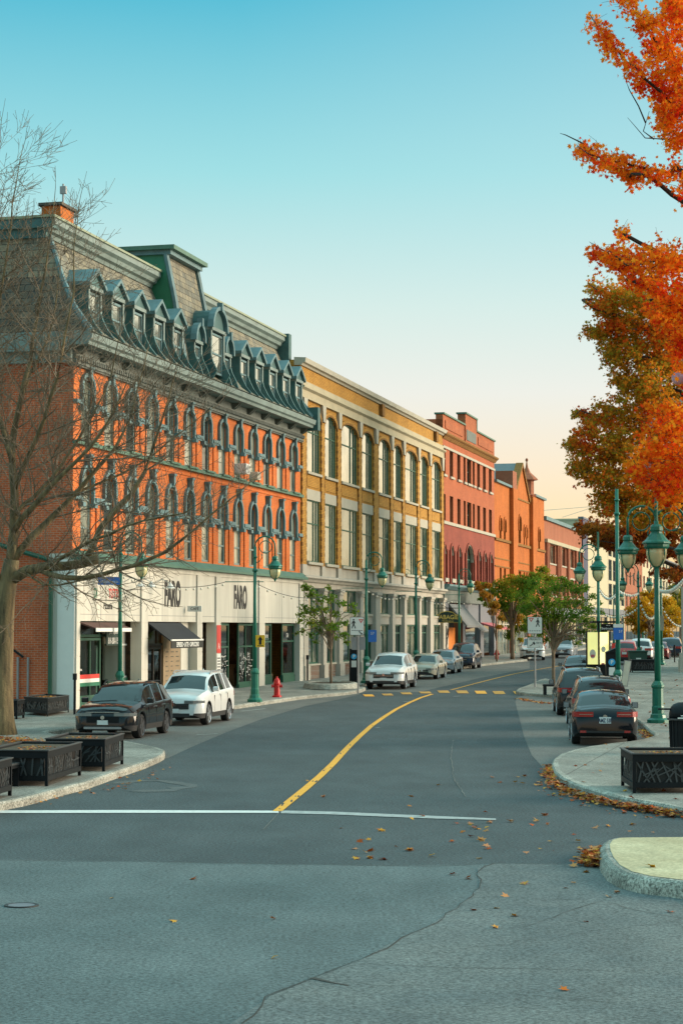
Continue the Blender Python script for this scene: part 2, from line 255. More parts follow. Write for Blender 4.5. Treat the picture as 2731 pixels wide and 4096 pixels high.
M = dict(
    asphalt=groundmat('asphalt', (.040, .056, .060), (.062, .080, .084), pscale=.3, grain=.7),
    oldasphalt=groundmat('old_asphalt', (.066, .094, .097), (.104, .132, .134), pscale=.35, grain=.6, cracks=.15),
    bay=groundmat('bay_asphalt', (.105, .108, .10), (.14, .142, .13), pscale=.4, grain=.45, cracks=.3),
    concrete=groundmat('concrete', (.18, .175, .15), (.29, .28, .24), pscale=.5, grain=.45, patch=.4, joints=(1.8, 1.8, .24)),
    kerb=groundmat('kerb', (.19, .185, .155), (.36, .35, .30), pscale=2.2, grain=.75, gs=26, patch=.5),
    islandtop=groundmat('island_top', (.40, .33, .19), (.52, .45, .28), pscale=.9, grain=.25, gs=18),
    soil=groundmat('soil', (.05, .035, .022), (.10, .07, .04), pscale=2, grain=.5, gs=20),
    white=mat('paint_white', (.62, .63, .60), .7, var=.2, vscale=9), faded=mat('paint_faded', (.33, .35, .34), .8, var=.3, vscale=6),
    yellow=mat('paint_yellow', (.80, .36, .02), .7, var=.15, vscale=8), yellowold=mat('paint_yellow_worn', (.52, .26, .04), .8, var=.35, vscale=5),
    brickO=brick('brick_orange', (.64, .155, .030), (.53, .115, .025), (.50, .21, .09), ms=.010),
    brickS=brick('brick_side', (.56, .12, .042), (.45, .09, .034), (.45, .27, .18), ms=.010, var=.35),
    brickY=brick('brick_yellow', (.52, .275, .052), (.42, .205, .036), (.24, .13, .04), var=.22),
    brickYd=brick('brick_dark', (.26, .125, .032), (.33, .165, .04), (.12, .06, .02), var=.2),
    brickR=brick('brick_red', (.46, .115, .045), (.39, .092, .038), (.34, .15, .08), var=.14),
    brickP=brick('brick_painted_red', (.30, .068, .045), (.25, .055, .04), (.26, .09, .06), var=.25),
    brickR2=brick('brick_parapet', (.42, .12, .045), (.34, .085, .035), (.30, .13, .07), var=.2),
    brickA=brick('brick_amber', (.54, .15, .028), (.46, .12, .022), (.36, .13, .04), var=.2),
    brickC=brick('brick_rust', (.38, .12, .06), (.32, .095, .05), (.30, .16, .10), var=.18),
    stone=mat('stone', (.42, .39, .33), .85, var=.16, vscale=1.2, bump=.3, bscale=12, streak=True),
    stonepale=mat('stone_pale', (.41, .385, .31), .85, var=.1, vscale=1.5),
    belt=mat('stone_belt', (.42, .37, .25), .85, var=.12, vscale=1.0),
    cream=mat('render_cream', (.55, .53, .46), .8, var=.15, vscale=1.4, streak=True),
    creamf=mat('cream_far', (.50, .44, .29), .8, var=.06), navy=mat('navy_panel', (.02, .03, .08), .6),
    greyf=mat('grey_far', (.14, .15, .17), .7), bandgreen=mat('band_green', (.06, .15, .105), .55, var=.2),
    teal=mat('trim_teal', (.035, .11, .11), .5, var=.3, vscale=2), tealpale=mat('trim_teal_pale', (.10, .19, .205), .6, var=.25, vscale=2),
    cornice=mat('cornice_greygreen', (.17, .23, .215), .6, var=.25, vscale=1.5), roofcap=mat('roof_cap', (.25, .29, .19), .5, var=.15),
    frieze=mat('frieze_grey', (.11, .13, .115), .7, var=.3, vscale=5), blackish=mat('black_trim', (.012, .014, .013), .5),
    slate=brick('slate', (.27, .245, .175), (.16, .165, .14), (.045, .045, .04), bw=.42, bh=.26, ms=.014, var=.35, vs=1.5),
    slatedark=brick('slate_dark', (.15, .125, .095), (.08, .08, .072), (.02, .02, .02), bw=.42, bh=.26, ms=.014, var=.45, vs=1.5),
    greenmetal=mat('green_metal_roof', (.015, .16, .085), .45), greyroof=mat('grey_roof', (.14, .16, .165), .6),
    shopgreen=mat('shop_green', (.012, .085, .05), .5), shopdark=mat('shop_dark_green', (.012, .035, .028), .45),
    pane=glassmat('pane', (.05, .07, .06), (.24, .25, .19)), paneb=glassmat('pane_blind', (.18, .19, .15), (.34, .34, .27), th=.42),
    paneup=glassmat('pane_upper', (.62, .62, .55), (.82, .80, .70), metal=.88, rough=.06), paned=glassmat('pane_dark', (.012, .018, .018), (.03, .04, .04)),
    shop=shopglass('shop_glass'), inner=mat('shop_interior', (.20, .13, .075), .9, vscale=2.2, col2=(.03, .03, .03)), warmbulb=mat('lit_bulb', (1, .6, .2), emit=(1, .45, .12, 26)),
    lampgreen=mat('lamp_green', (.006, .145, .095), .38, var=.15, vscale=4), lampglass=mat('lamp_glass', (.62, .56, .30), .35, var=.08), steel=mat('galvanised', (.30, .31, .32), .45, metal=.6),
    black=mat('black_metal', (.007, .009, .011), .5, var=.3, spec=.2), blackpl=mat('black_plastic', (.018, .018, .019), .6), signwhite=mat('sign_white', (.72, .72, .68), .5, var=.03),
    signblack=mat('sign_black', (.01, .01, .01), .6), red=mat('sign_red', (.62, .03, .02), .5), blue=mat('sign_blue', (.02, .14, .50), .45), bluep=mat('parking_blue', (.02, .32, .62), .4),
    hydrant=mat('hydrant_red', (.55, .012, .012), .4, var=.15), signyellow=mat('sign_yellow', (.85, .48, .02), .5), panelyellow=mat('poster_yellow', (.70, .66, .22), .5, emit=(.95, .88, .35, .42)),
    gold=mat('gold', (.7, .5, .12), .4), bark=mat('bark', (.19, .135, .065), .9, var=.5, vscale=7, bump=1.0, bscale=16, streak=True, col2=(.045, .036, .02)),
    twig=mat('twig', (.20, .145, .095), .85, var=.3), barkd=mat('bark_dark', (.035, .028, .022), .9), wood=mat('menu_wood', (.30, .22, .13), .7), posterred=mat('poster_red', (.6, .04, .03), .5),
    maroon=mat('awning_maroon', (.10, .04, .03), .7), awnblack=mat('awning_black', (.012, .014, .018), .75, var=.35, vscale=1.2), awngrey=mat('awning_grey', (.16, .165, .165), .8), pinkawn=mat('awning_pink', (.5, .12, .14), .8),
    orangewall=mat('orange_wall', (.75, .22, .02), .7), cast=mat('bulb_white', (.75, .72, .62), .3), bingreen=mat('bin_green', (.02, .07, .05), .5), tyre=mat('tyre', (.014, .014, .014), .8), rim=mat('rim', (.45, .46, .48), .3, metal=.8, var=.05),
    rimd=mat('rim_dark', (.10, .10, .11), .35, metal=.7), carglass=glassmat('car_glass', (.008, .012, .014), (.02, .028, .03), rough=.02, ior=1.5, spec=.6), tail=mat('tail_lamp', (.36, .008, .008), .2, coat=1), head=mat('head_lamp', (.22, .23, .23), .12, metal=.3, coat=1),
    plate=mat('plate', (.65, .67, .66), .5, var=.02), chrome=mat('chrome', (.6, .6, .6), .12, metal=1), ivory=mat('ivory', (.6, .56, .45), .6),
)
M['maple'] = leafmat('maple_leaves', [(.62, .02, .012), (.85, .07, .015), (.92, .22, .015), (.95, .34, .02), (.98, .50, .04)], vs=.9, w=.5)
M['maple2'] = leafmat('maple_leaves_turning', [(.55, .04, .01), (.74, .15, .015), (.50, .20, .02), (.26, .25, .025), (.74, .28, .025), (.82, .17, .015)], vs=.5, w=.4)
M['leafgreen'] = leafmat('locust_leaves', [(.06, .14, .02), (.10, .21, .028), (.18, .27, .035), (.30, .30, .04)], vs=.9)
M['leafgold'] = leafmat('gold_leaves', [(.42, .20, .015), (.58, .31, .02), (.62, .38, .03), (.30, .24, .03)], vs=.35)
M['leafmixed'] = leafmat('mixed_leaves', [(.08, .17, .02), (.16, .26, .03), (.34, .30, .03), (.60, .24, .03)], vs=.45, w=.35)
M['litter'] = leafmat('litter', [(.22, .05, .02), (.45, .10, .03), (.55, .30, .05), (.50, .22, .12), (.30, .15, .08)], vs=3, trans=.1, w=.9)
def paint(name, c, rough=.28): return mat(name, c, rough, var=.03, coat=(.4 if max(c) < .1 else .6), metal=0.0, spec=.3)
# ================================================================ GROUND
def follow(me_bm, step=6.0):
    ys = [v.co.y for v in me_bm.verts]; y = math.ceil(min(ys) / step) * step
    while y < max(ys) and y < 260:
        bmesh.ops.bisect_plane(me_bm, geom=me_bm.verts[:] + me_bm.edges[:] + me_bm.faces[:], plane_co=(0, y, 0), plane_no=(0, 1, 0)); y += step
    for v in me_bm.verts: v.co.z += g(v.co.y)
def sheet(name, pts, m, z=0.0, thick=0.0, kind='structure', kerb=0.0, km=None):
    bm = bmesh.new(); vs = [bm.verts.new((p[0], p[1], z)) for p in pts]; f = bm.faces.new(vs); bm.normal_update()
    if f.normal.z < 0: f.normal_flip()
    bmesh.ops.triangulate(bm, faces=[f]) if thick == 0 else None
    if thick:
        r = bmesh.ops.extrude_face_region(bm, geom=[f]); 
        for v in [e for e in r['geom'] if isinstance(e, bmesh.types.BMVert)]: v.co.z += thick
        bmesh.ops.recalc_face_normals(bm, faces=bm.faces)
    follow(bm, 5.0)
    bmesh.ops.triangulate(bm, faces=bm.faces)
    me = bpy.data.meshes.new(name); bm.to_mesh(me); bm.free(); me.materials.append(m)
    o = bpy.data.objects.new(name, me); COL.objects.link(o); o['kind'] = kind; return o
def gp(L): return [G(*p) for p in L]
# far ground to the horizon, then the street surface
sheet('ground', [(-900, -40), (900, -40), (900, 1400), (-900, 1400)], M['asphalt'], -.05)
sheet('road', [(-60, 6), (60, 6), (120, 400), (-60, 400)], M['asphalt'], 0.0)
sheet('cross_street_road', gp([(-700, 1975), (-100, 1973), (300, 1979), (680, 1986), (900, 1988), (1090, 1986), (1140, 1985), (1250, 2060), (2600, 2040), (3200, 2600), (-1500, 2600)]), M['oldasphalt'], .004)
sheet('old_asphalt_patch', gp([(1095, 1995), (1130, 1985), (1300, 1985), (1430, 1996), (1500, 2030), (1568, 2085), (2200, 2110), (2600, 2500), (420, 2500), (530, 2352), (620, 2290), (730, 2245), (830, 2205), (900, 2165), (980, 2130), (1060, 2075), (1100, 2040)]), groundmat('worn_asphalt', (.082, .102, .105), (.135, .148, .142), pscale=.7, grain=.6, cracks=.3), .008)
# tar seams and cracks on the old asphalt
cr_m = mat('crack', (.035, .035, .03), .9)
def ribbon(name, L, wd, m, z=.012, jit=0.0):
    pts = [Vector((p[0], p[1], 0)) for p in gp(L)]; q = []
    for i in range(len(pts) - 1):
        n = max(1, int((pts[i + 1] - pts[i]).length / .35)) if jit else max(1, int((pts[i + 1] - pts[i]).length / 2))
        for k in range(n): q.append(pts[i].lerp(pts[i + 1], k / n) + Vector((random.uniform(-jit, jit), random.uniform(-jit, jit), 0)))
    q.append(pts[-1]); mb = MB(); vs = []
    for i, p in enumerate(q):
        d = (q[min(i + 1, len(q) - 1)] - q[max(i - 1, 0)]).normalized(); nn = Vector((-d.y, d.x, 0))
        ww = wd * (random.uniform(.3, 1.3) if jit else 1) / 2
        for s_ in (-1, 1):
            v = p + nn * ww * s_; vs.append((v.x, v.y, g(v.y) + z))
    mb.add(vs, [(2 * i, 2 * i + 1, 2 * i + 3, 2 * i + 2) for i in range(len(q) - 1)])
    o = obj(name, mb, m); o['kind'] = 'structure'; return o
ribbon('asphalt_crack', [(560, 2352), (620, 2292), (730, 2246), (830, 2206), (900, 2166), (985, 2132), (1060, 2078), (1100, 2042), (1093, 2010), (1132, 1984), (1300, 1987)], .016, cr_m, .013, .05)
ribbon('asphalt_crack', [(720, 2248), (770, 2262), (800, 2266)], .06, cr_m, .014, .05)
ribbon('asphalt_crack', [(820, 2215), (960, 2222), (1140, 2226), (1380, 2232), (1568, 2240)], .009, cr_m, .013, .03)
ribbon('asphalt_crack', [(-40, 1976), (300, 1980), (680, 1987), (1000, 1990), (1090, 1987)], .02, cr_m, .010, .02)
ribbon('asphalt_crack', [(1230, 1993), (1330, 1992), (1368, 1994)], .03, cr_m, .013, .03)
ribbon('asphalt_crack', [(1110, 2140), (1200, 2130), (1380, 2070), (1480, 2098), (1568, 2112)], .009, cr_m, .013, .04)
ribbon('road_seam', [(605, 1905), (640, 1868), (700, 1812)], .02, M['bay'], .008)
ribbon('road_seam', [(1040, 1700), (1035, 1740), (1042, 1790), (1070, 1830)], .03, M['bay'], .008, .02)
# paint
def poly_road(name, L, m, z=.010): return sheet(name, gp(L), m, z)
poly_road('stop_line', [(-60, 1862.5), (300, 1861.5), (640, 1863), (640, 1868), (300, 1868), (-60, 1868.5)], M['white'])
poly_road('stop_line', [(645, 1862.5), (760, 1865), (900, 1871), (1020, 1876), (1138, 1881), (1138, 1884.5), (1010, 1881.5), (890, 1877), (760, 1871.5), (645, 1869)], M['faded'])
ribbon('centre_line', [(637, 1864), (700, 1813), (735, 1783), (765, 1754), (785, 1732), (803, 1713), (826, 1691), (853, 1667), (880, 1648), (910, 1629), (940, 1614), (965, 1603), (992, 1594.5)], .17, M['yellow'])
ribbon('centre_line', [(1035, 1585), (1080, 1573), (1130, 1560), (1180, 1548), (1225, 1539.5), (1262, 1533), (1300, 1527)], .15, M['yellowold'])
for a in ((858, 1593, 40), (905, 1592, 0), (955, 1590, 0), (1017, 1588, 0)): pass
zb = [(610, 690, 1007, 1022), (740, 822, 1001, 1015), (870, 953, 993, 1007), (1000, 1088, 987, 1001), (1128, 1215, 980, 997), (1257, 1345, 980, 1000), (1387, 1472, 982, 1003), (1512, 1600, 984, 1005), (1655, 1740, 985, 1006)]
for k, (x0, x1, y0, y1) in enumerate(zb):
    f = lambda x, y: ((1100 + x / 1.742) / DS, (2200 + y / 1.742) / DS)
    sh = 12
    poly_road('crossing_block', [f(x0, y0 + 1), f(x1 - sh, y0), f(x1 + 4, y1), f(x0 + sh + 4, y1)], M['yellow'] if k in (0, 6, 8) else M['yellowold'], .012)
for L in ([(452, 1688), (500, 1686)], [(460, 1646), (520, 1640)], [(553, 1634), (610, 1628)], [(880, 1594), (895, 1593)], [(926, 1612), (946, 1611)], [(1040, 1600), (1056, 1599)], [(862, 1672), (872, 1671.5)], [(1242, 1641), (1268, 1641)], [(930, 1575), (952, 1571)], [(1018, 1557), (1036, 1555)]):
    ribbon('parking_tick', L, .12, M['faded'], .012)
ribbon('worn_marking', [(270, 1800), (330, 1792), (400, 1797), (440, 1806), (380, 1815), (300, 1818)], .45, groundmat('worn_paint', (.075, .088, .09), (.095, .105, .10), pscale=2, grain=.4), .006, .12)
# parking lanes (lighter, older asphalt)
poly_road('parking_lane', [(385, 1742), (440, 1716), (520, 1682), (600, 1652), (700, 1622), (780, 1606), (830, 1594), (740, 1590), (500, 1620), (170, 1675), (60, 1690), (60, 1712), (300, 1745)], M['bay'], .005)
poly_road('parking_lane', [(1190, 1600), (1182, 1612), (1192, 1650), (1202, 1690), (1220, 1735), (1250, 1768), (1290, 1790), (1560, 1740), (1500, 1600), (1300, 1590)], M['bay'], .005)
poly_road('parking_lane', [(836, 1588), (960, 1590), (1100, 1558), (1215, 1535), (1215, 1517), (1100, 1528), (900, 1560)], M['bay'], .005)
for k in range(26):
    y = random.uniform(1600, 1860); pts_ = [(1864, 637), (1813, 700), (1754, 765), (1713, 803), (1667, 853), (1629, 910), (1594.5, 992)]
    for (ya, xa), (yb_, xb) in zip(pts_, pts_[1:]):
        if yb_ <= y <= ya: x = xa + (xb - xa) * (ya - y) / (ya - yb_)
    q = G(x, y); ax_, ay_ = random.uniform(-.08, .08), random.uniform(.05, .3)
    o = obj('paint_wear', MB().add([(q.x + ax_ + .025 * math.cos(a_) * random.uniform(.5, 1.2), q.y + ay_ * math.sin(a_), g(q.y) + .0125) for a_ in [j * math.pi / 4 for j in range(8)]], [tuple(range(8))]), M['asphalt']); o['kind'] = 'structure'
# ---- pavements: raised slabs with a kerb band
def W(*L): return [Vector((x, y, 0)) for x, y in L]
left_k = gp([(-420, 1985), (-200, 1915), (-60, 1880), (0, 1863), (60, 1851), (120, 1834), (200, 1813), (280, 1784), (335, 1765), (365, 1752), (378, 1744), (380, 1736), (362, 1729), (330, 1722), (286, 1713), (200, 1703), (125, 1697), (108, 1692), (125, 1688), (179, 1681), (350, 1656), (512, 1633), (589, 1622), (689, 1607), (740, 1602), (796, 1597), (825, 1592), (836, 1588)])
left_k += W((1.15, 94.5), (.8, 96.5), (1.0, 99), (3.5, 110), (6, 122), (8.2, 131), (8.9, 134), (10.6, 139.5), (13.2, 147.5), (13.9, 149.5), (13.7, 151.5), (15.3, 160), (22.5, 190), (30, 220), (75, 400))
left_back = W((40, 400), (-60, 400), (-60, 15))
def offset_in(L, d):
    q = []
    for i, p in enumerate(L):
        a = L[max(i - 1, 0)]; b = L[min(i + 1, len(L) - 1)]; t = Vector((b[0] - a[0], b[1] - a[1], 0))
        if t.length < 1e-6: q.append(Vector((p[0], p[1], 0))); continue
        t.normalize(); q.append(Vector((p[0], p[1], 0)) + Vector((-t.y, t.x, 0)) * d)
    return q
def kerbed(name, kline, back, side, hh=.15, kw=.16):
    inner = offset_in(kline, side * kw); lip = offset_in(kline, side * .045)
    # kerb band: face + rounded lip + top
    mb = MB(); vs = []
    dense = []
    def densify(A):
        q = []
        for i in range(len(A) - 1):
            n = max(1, int((Vector(kline[i + 1][:2]) - Vector(kline[i][:2])).length / 4))
            for k in range(n): q.append(A[i].lerp(A[i + 1], k / n))
        q.append(A[-1]); return q
    base = [Vector((p[0], p[1], 0)) for p in kline]
    A, B, C = densify(base), densify(lip), densify(inner)
    for a, b, c in zip(A, B, C):
        vs += [(a.x, a.y, g(a.y) - .02), (a.x * .8 + b.x * .2, a.y * .8 + b.y * .2, g(a.y) + hh * .75), (b.x, b.y, g(b.y) + hh), (c.x, c.y, g(c.y) + hh + .002)]
    n = len(A); mb.add(vs, [(4 * i + k, 4 * i + k + 1, 4 * i + 4 + k + 1, 4 * i + 4 + k) for i in range(n - 1) for k in range(3)])
    obj(name + '_kerb', mb, M['kerb'], smooth=False)['kind'] = 'structure'
    sheet(name, inner + back, M['concrete'], hh)
# stations run away from the camera on the left pavement: inside is on the left
kerbed('left_pavement', left_k, left_back, 1)
right_k = gp([(2100, 1960), (1700, 1893), (1568, 1877), (1498, 1862), (1432, 1851), (1378, 1836), (1322, 1818), (1289, 1802), (1271, 1787), (1265, 1769), (1268, 1758), (1285, 1745), (1316, 1735), (1351, 1727), (1399, 1720), (1443, 1715), (1476, 1709), (1498, 1702), (1501, 1697), (1490, 1688), (1477, 1676)])
right_k += W((9.75, 66), (10.1, 72), (10.4, 78), (10.3, 82), (9.6, 85.5), (8.5, 87.3), (7.95, 88.8), (7.84, 90.2), (8.2, 93), (9.0, 97), (9.7, 101), (10.4, 105), (10.9, 107), (11.0, 105), (10.7, 100), (10.8, 97.5), (13.2, 96.5), (14.6, 108), (17.1, 121.7), (19.8, 134), (24.5, 155), (32.5, 190), (40, 220), (90, 400))
kerbed('right_pavement', right_k, W((150, 400), (150, 20), (26, 20)), -1)
# concrete island, near right
isl_out = gp([(1379, 1962), (1371, 1973), (1372, 1988), (1378, 2005), (1392, 2024), (1420, 2041), (1470, 2054), (1568, 2066), (1800, 2075), (2300, 2080)]) + [G(2300, 1953), G(1568, 1953), G(1430, 1954), G(1398, 1956)]
c = sum((Vector(p) for p in isl_out), Vector()) / len(isl_out)
def shrink(L, d):
    q = []
    n = len(L)
    for i in range(n):
        a, b = Vector(L[i - 1][:2]), Vector(L[(i + 1) % n][:2]); t = (b - a).normalized(); q.append((L[i][0] - t.y * d, L[i][1] + t.x * d))
    return q
mb = MB(); base = [(p[0], p[1]) for p in isl_out]
rings = [(0, -.01), (.02, .10), (.05, .165), (.11, .20), (.18, .205), (.22, .205)]; n = len(base)
for d, z in rings: mb.v += [(x, y, z) for x, y in shrink(base, d)]
for k in range(len(rings) - 1): mb.f += [(k * n + i, k * n + (i + 1) % n, (k + 1) * n + (i + 1) % n, (k + 1) * n + i) for i in range(n)]
o = obj('traffic_island', mb, M['kerb'], smooth=False); o['kind'] = 'structure'
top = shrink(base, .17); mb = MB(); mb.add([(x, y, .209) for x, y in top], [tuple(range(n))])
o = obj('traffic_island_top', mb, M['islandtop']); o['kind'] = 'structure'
q = G(1430, 2030); bl = MB().add([(q.x - .03, q.y - .012, .02), (q.x + .05, q.y - .02, .02), (q.x + .07, q.y + .05, .13), (q.x - .01, q.y + .05, .13)], [(0, 1, 2, 3)]); o = obj('paint_mark', bl, M['bluep']); o['kind'] = 'structure'
# manhole
q = G(50, 2081); t = thing('manhole_cover', 'small round dark iron cover set in the grey asphalt at the lower left', 'manhole cover', (q.x, q.y, .005))
obj('rim', MB().lathe([(.20, 0), (.20, .012), (.16, .012), (.16, .006)], 20), M['blackpl'], t); obj('lid', MB().lathe([(.155, 0), (.155, .010)], 20), M['greyf'], t)
# ================================================================ BUILDINGS
def wall_open(mb, x0, x1, z0, z1, ops, d=.22, y=0.0):
    xs = sorted({x0, x1, *[v for o in ops for v in (o[0], o[1])]}); zs = sorted({z0, z1, *[v for o in ops for v in (o[2], o[3])]})
    xs = [v for v in xs if x0 <= v <= x1]; zs = [v for v in zs if z0 <= v <= z1]
    for i in range(len(xs) - 1):
        for j in range(len(zs) - 1):
            cx, cz = (xs[i] + xs[i + 1]) / 2, (zs[j] + zs[j + 1]) / 2
            if any(o[0] < cx < o[1] and o[2] < cz < o[3] for o in ops): continue
            mb.quad((xs[i], y, zs[j]), (xs[i + 1], y, zs[j]), (xs[i + 1], y, zs[j + 1]), (xs[i], y, zs[j + 1]))
    for o in ops:
        a, b, c, e = o[:4]; rise = o[4] if len(o) > 4 else 0
        mb.quad((a, y, c), (b, y, c), (b, y + d, c), (a, y + d, c))
        mb.quad((a, y, c), (a, y + d, c), (a, y + d, e - rise), (a, y, e - rise)); mb.quad((b, y, c), (b, y, e - rise), (b, y + d, e - rise), (b, y + d, c))
        if not rise: mb.quad((a, y, e), (a, y + d, e), (b, y + d, e), (b, y, e))
        else:
            arc = arch(a, b, e - rise, rise, 10); m_ = (a + b) / 2
            for s_ in range(len(arc) - 1):
                p, q = arc[s_], arc[s_ + 1]
                mb.quad((p[0], y, p[1]), (q[0], y, q[1]), (q[0], y, e), (p[0], y, e)); mb.quad((p[0], y, p[1]), (p[0], y + d, p[1]), (q[0], y + d, q[1]), (q[0], y, q[1]))
def arch(a, b, z, rise, n=10):
    m_, r = (a + b) / 2, (b - a) / 2; return [(m_ - r * math.cos(math.pi * k / n), z + rise * math.sin(math.pi * k / n)) for k in range(n + 1)]
def archband(mb, a, b, z, rise, t, y0, y1, n=10, drop=0.0):
    i = arch(a, b, z, rise, n); o = arch(a - t, b + t, z, rise + t, n)
    if drop: i = [(a, z - drop)] + i + [(b, z - drop)]; o = [(a - t, z - drop)] + o + [(b + t, z - drop)]
    for k in range(len(i) - 1): mb.prism([i[k], i[k + 1], o[k + 1], o[k]], y0, y1, 'y')
def window(parent, x0, x1, z0, z1, fm, pm, y=.16, bars=(), hbars=(), fw=.07, name='window', label=None):
    mb = MB(); d = .07
    mb.box(x0, x0 + fw, y, y + d, z0, z1).box(x1 - fw, x1, y, y + d, z0, z1).box(x0 + fw, x1 - fw, y, y + d, z0, z0 + fw).box(x0 + fw, x1 - fw, y, y + d, z1 - fw, z1)
    for b in bars: mb.box(x0 + (x1 - x0) * b - fw * .4, x0 + (x1 - x0) * b + fw * .4, y + .003, y + d - .003, z0 + fw, z1 - fw)
    for h in hbars: mb.box(x0 + fw, x1 - fw, y + .006, y + d - .006, z0 + (z1 - z0) * h - fw * .4, z0 + (z1 - z0) * h + fw * .4)
    w = obj(name, mb, fm, parent, label=label)
    obj('pane', MB().quad((x0 + .02, y + .05, z0 + .02), (x1 - .02, y + .05, z0 + .02), (x1 - .02, y + .05, z1 - .02), (x0 + .02, y + .05, z1 - .02)), pm, w)
    return w
def building(name, label, cat, a, b, L, grp='brick buildings along the left side of the street'):
    rz = math.atan2(b[1] - a[1], b[0] - a[0]); return thing(name, label, cat, (a[0], a[1], g(a[1])), rz, grp)
def B(name, mb, m, par, **k): return obj(name, mb, m, par, **k)
# ---------------------------------------------------------------- B1: orange brick, slate mansard
b1 = building('mansard_building', 'large orange brick block with slate mansard roof and dormers, nearest on the left', 'building', (-9.858, 73), (-2.151, 103.5), 31.46)
CX13 = [1.29 + 2.394 * k for k in range(13)]
ops = [(c - .52, c + .52, 6.05, 9.05, .5) for c in CX13] + [(c - .52, c + .52, 10.08, 12.5, .22) for c in CX13]
mb = MB(); wall_open(mb, 0, 31.46, 5.85, 12.9, ops, .14)
for k in range(12):     # slim brick pilasters between the lower windows
    c = (CX13[k] + CX13[k + 1]) / 2; mb.box(c - .22, c + .22, -.06, .02, 5.9, 7.7); mb.box(c - .22, c + .22, -.06, .02, 10.1, 11.4)
mb.box(0, 31.46, -.05, .02, 9.68, 9.74)
mb.box(31.455, 31.46, 0, 12, 5.9, 12.9).box(0, 31.46, 13.9, 14, -.5, 12.9)
B('wall', mb, M['brickO'], b1)
mb = MB().box(-.01, .3, .01, 14, -.5, 12.9).box(-.16, 0, 5.2, 5.9, -.5, 12.9); B('side_wall', mb, M['brickS'], b1, label='red brick side wall facing the crossing, its colour darkened for shade')  # redder brick than the front, with the shade of this side in its colour
B('side_wall', MB().box(-.28, 0, 8.5, 14, 3, 12.9), M['brickO'], b1)
pan = [M['paneb'], M['pane'], M['paneb'], M['paned']]
for k, c in enumerate(CX13):
    window(b1, c - .54, c + .54, 6.05, 9.05, M['cornice'], pan[(k * 7) % 4], .05, hbars=(.27, .62), fw=.09)
    window(b1, c - .54, c + .54, 10.08, 12.5, M['cornice'], pan[(k * 5 + 1) % 4], .05, hbars=(.5,), fw=.09)
hood = MB(); archband(hood, -.53, .53, 8.5, .56, .15, -.12, .02, 10, drop=.75); hood.box(-.11, .11, -.22, .02, 9.1, 9.5).box(-.17, .17, -.26, .02, 9.5, 9.6).box(-.74, -.46, -.2, .02, 7.62, 7.78).box(.46, .74, -.2, .02, 7.62, 7.78)
hm = hood.mesh('window_hood'); hm.materials.append(M['tealpale'])
hood = MB(); archband(hood, -.53, .53, 12.2, .32, .15, -.12, .02, 6, drop=.85); hood.box(-.11, .11, -.22, .02, 12.5, 12.8).box(-.17, .17, -.26, .02, 12.8, 12.88).box(-.78, -.48, -.2, .02, 11.2, 11.36).box(.48, .78, -.2, .02, 11.2, 11.36)
hm2 = hood.mesh('window_hood'); hm2.materials.append(M['tealpale'])
for c in CX13:
    for h in (hm, hm2):
        o = bpy.data.objects.new('window_hood', h); COL.objects.link(o); o.parent = b1; o.location = (c, 0, 0)
mb = MB()
for k in range(12):
    a, b_ = CX13[k] + .74, CX13[k + 1] - .74; mb.box(a, b_, -.15, .02, 7.86, 8.02).box(a, b_, -.10, .02, 7.78, 7.86).box(a, b_, -.15, .02, 11.42, 11.56).box(a, b_, -.1, .02, 11.34, 11.42)
mb.box(0, .55, -.15, .02, 7.86, 8.02).box(30.8, 31.5, -.15, .02, 7.86, 8.02).box(0, .5, -.15, .02, 11.42, 11.56).box(30.8, 31.5, -.15, .02, 11.42, 11.56)
split('hood_moulding', mb, M['tealpale'], b1)
mb = MB().box(-.08, 31.5, -.2, .0, 9.9, 10.04)
for c in CX13: mb.box(c - .6, c + .6, -.28, .0, 10.0, 10.09)
B('sill_course', mb, M['bandgreen'], b1)
# storefront cap, fascia, pillars
B('storefront_cap', MB().prism([(.02, 5.98), (-.12, 5.98), (-.42, 5.72), (-.42, 5.62), (.02, 5.62)], -.1, 31.55), M['bandgreen'], b1)
mb = MB().box(0, 31.46, -.12, .3, 3.38, 5.62).box(0, 31.46, -.17, -.12, 5.42, 5.6).box(-.02, 0, -.12, .9, -.5, 5.85)
B('fascia', mb, M['cream'], b1)
for a, b_ in ((0, .36), (6.95, 7.7), (14.02, 14.72), (16.68, 17.38), (23.45, 24.4), (30.75, 31.5)):
    mb = MB(); z = -.4
    while z < 5.4:
        h = min(.62, 5.42 - z); mb.box(a, b_, -.19, .28, z + .012, z + h - .012).box(a + .01, b_ - .01, -.175, .27, z + h - .012, z + h + .012); z += .62
    B('pillar', mb, M['cream'], b1)
B('shop_interior', MB().box(.36, 31, 2.4, 2.5, -.4, 3.4).box(.36, 31, .3, 3.8, 3.36, 3.38).box(7.3, 7.4, .4, 3.8, -.4, 3.4).box(17, 17.1, .4, 3.8, -.4, 3.4).box(24, 24.1, .4, 3.8, -.4, 3.4), M['inner'], b1)
def shopwin(par, x0, x1, z0, z1, y=.1, bars=(), hb=(), fm=None, gm=None): return window(par, x0, x1, z0, z1, fm or M['shopgreen'], gm or M['shop'], y, bars, hb, fw=.1, name='shop_window')
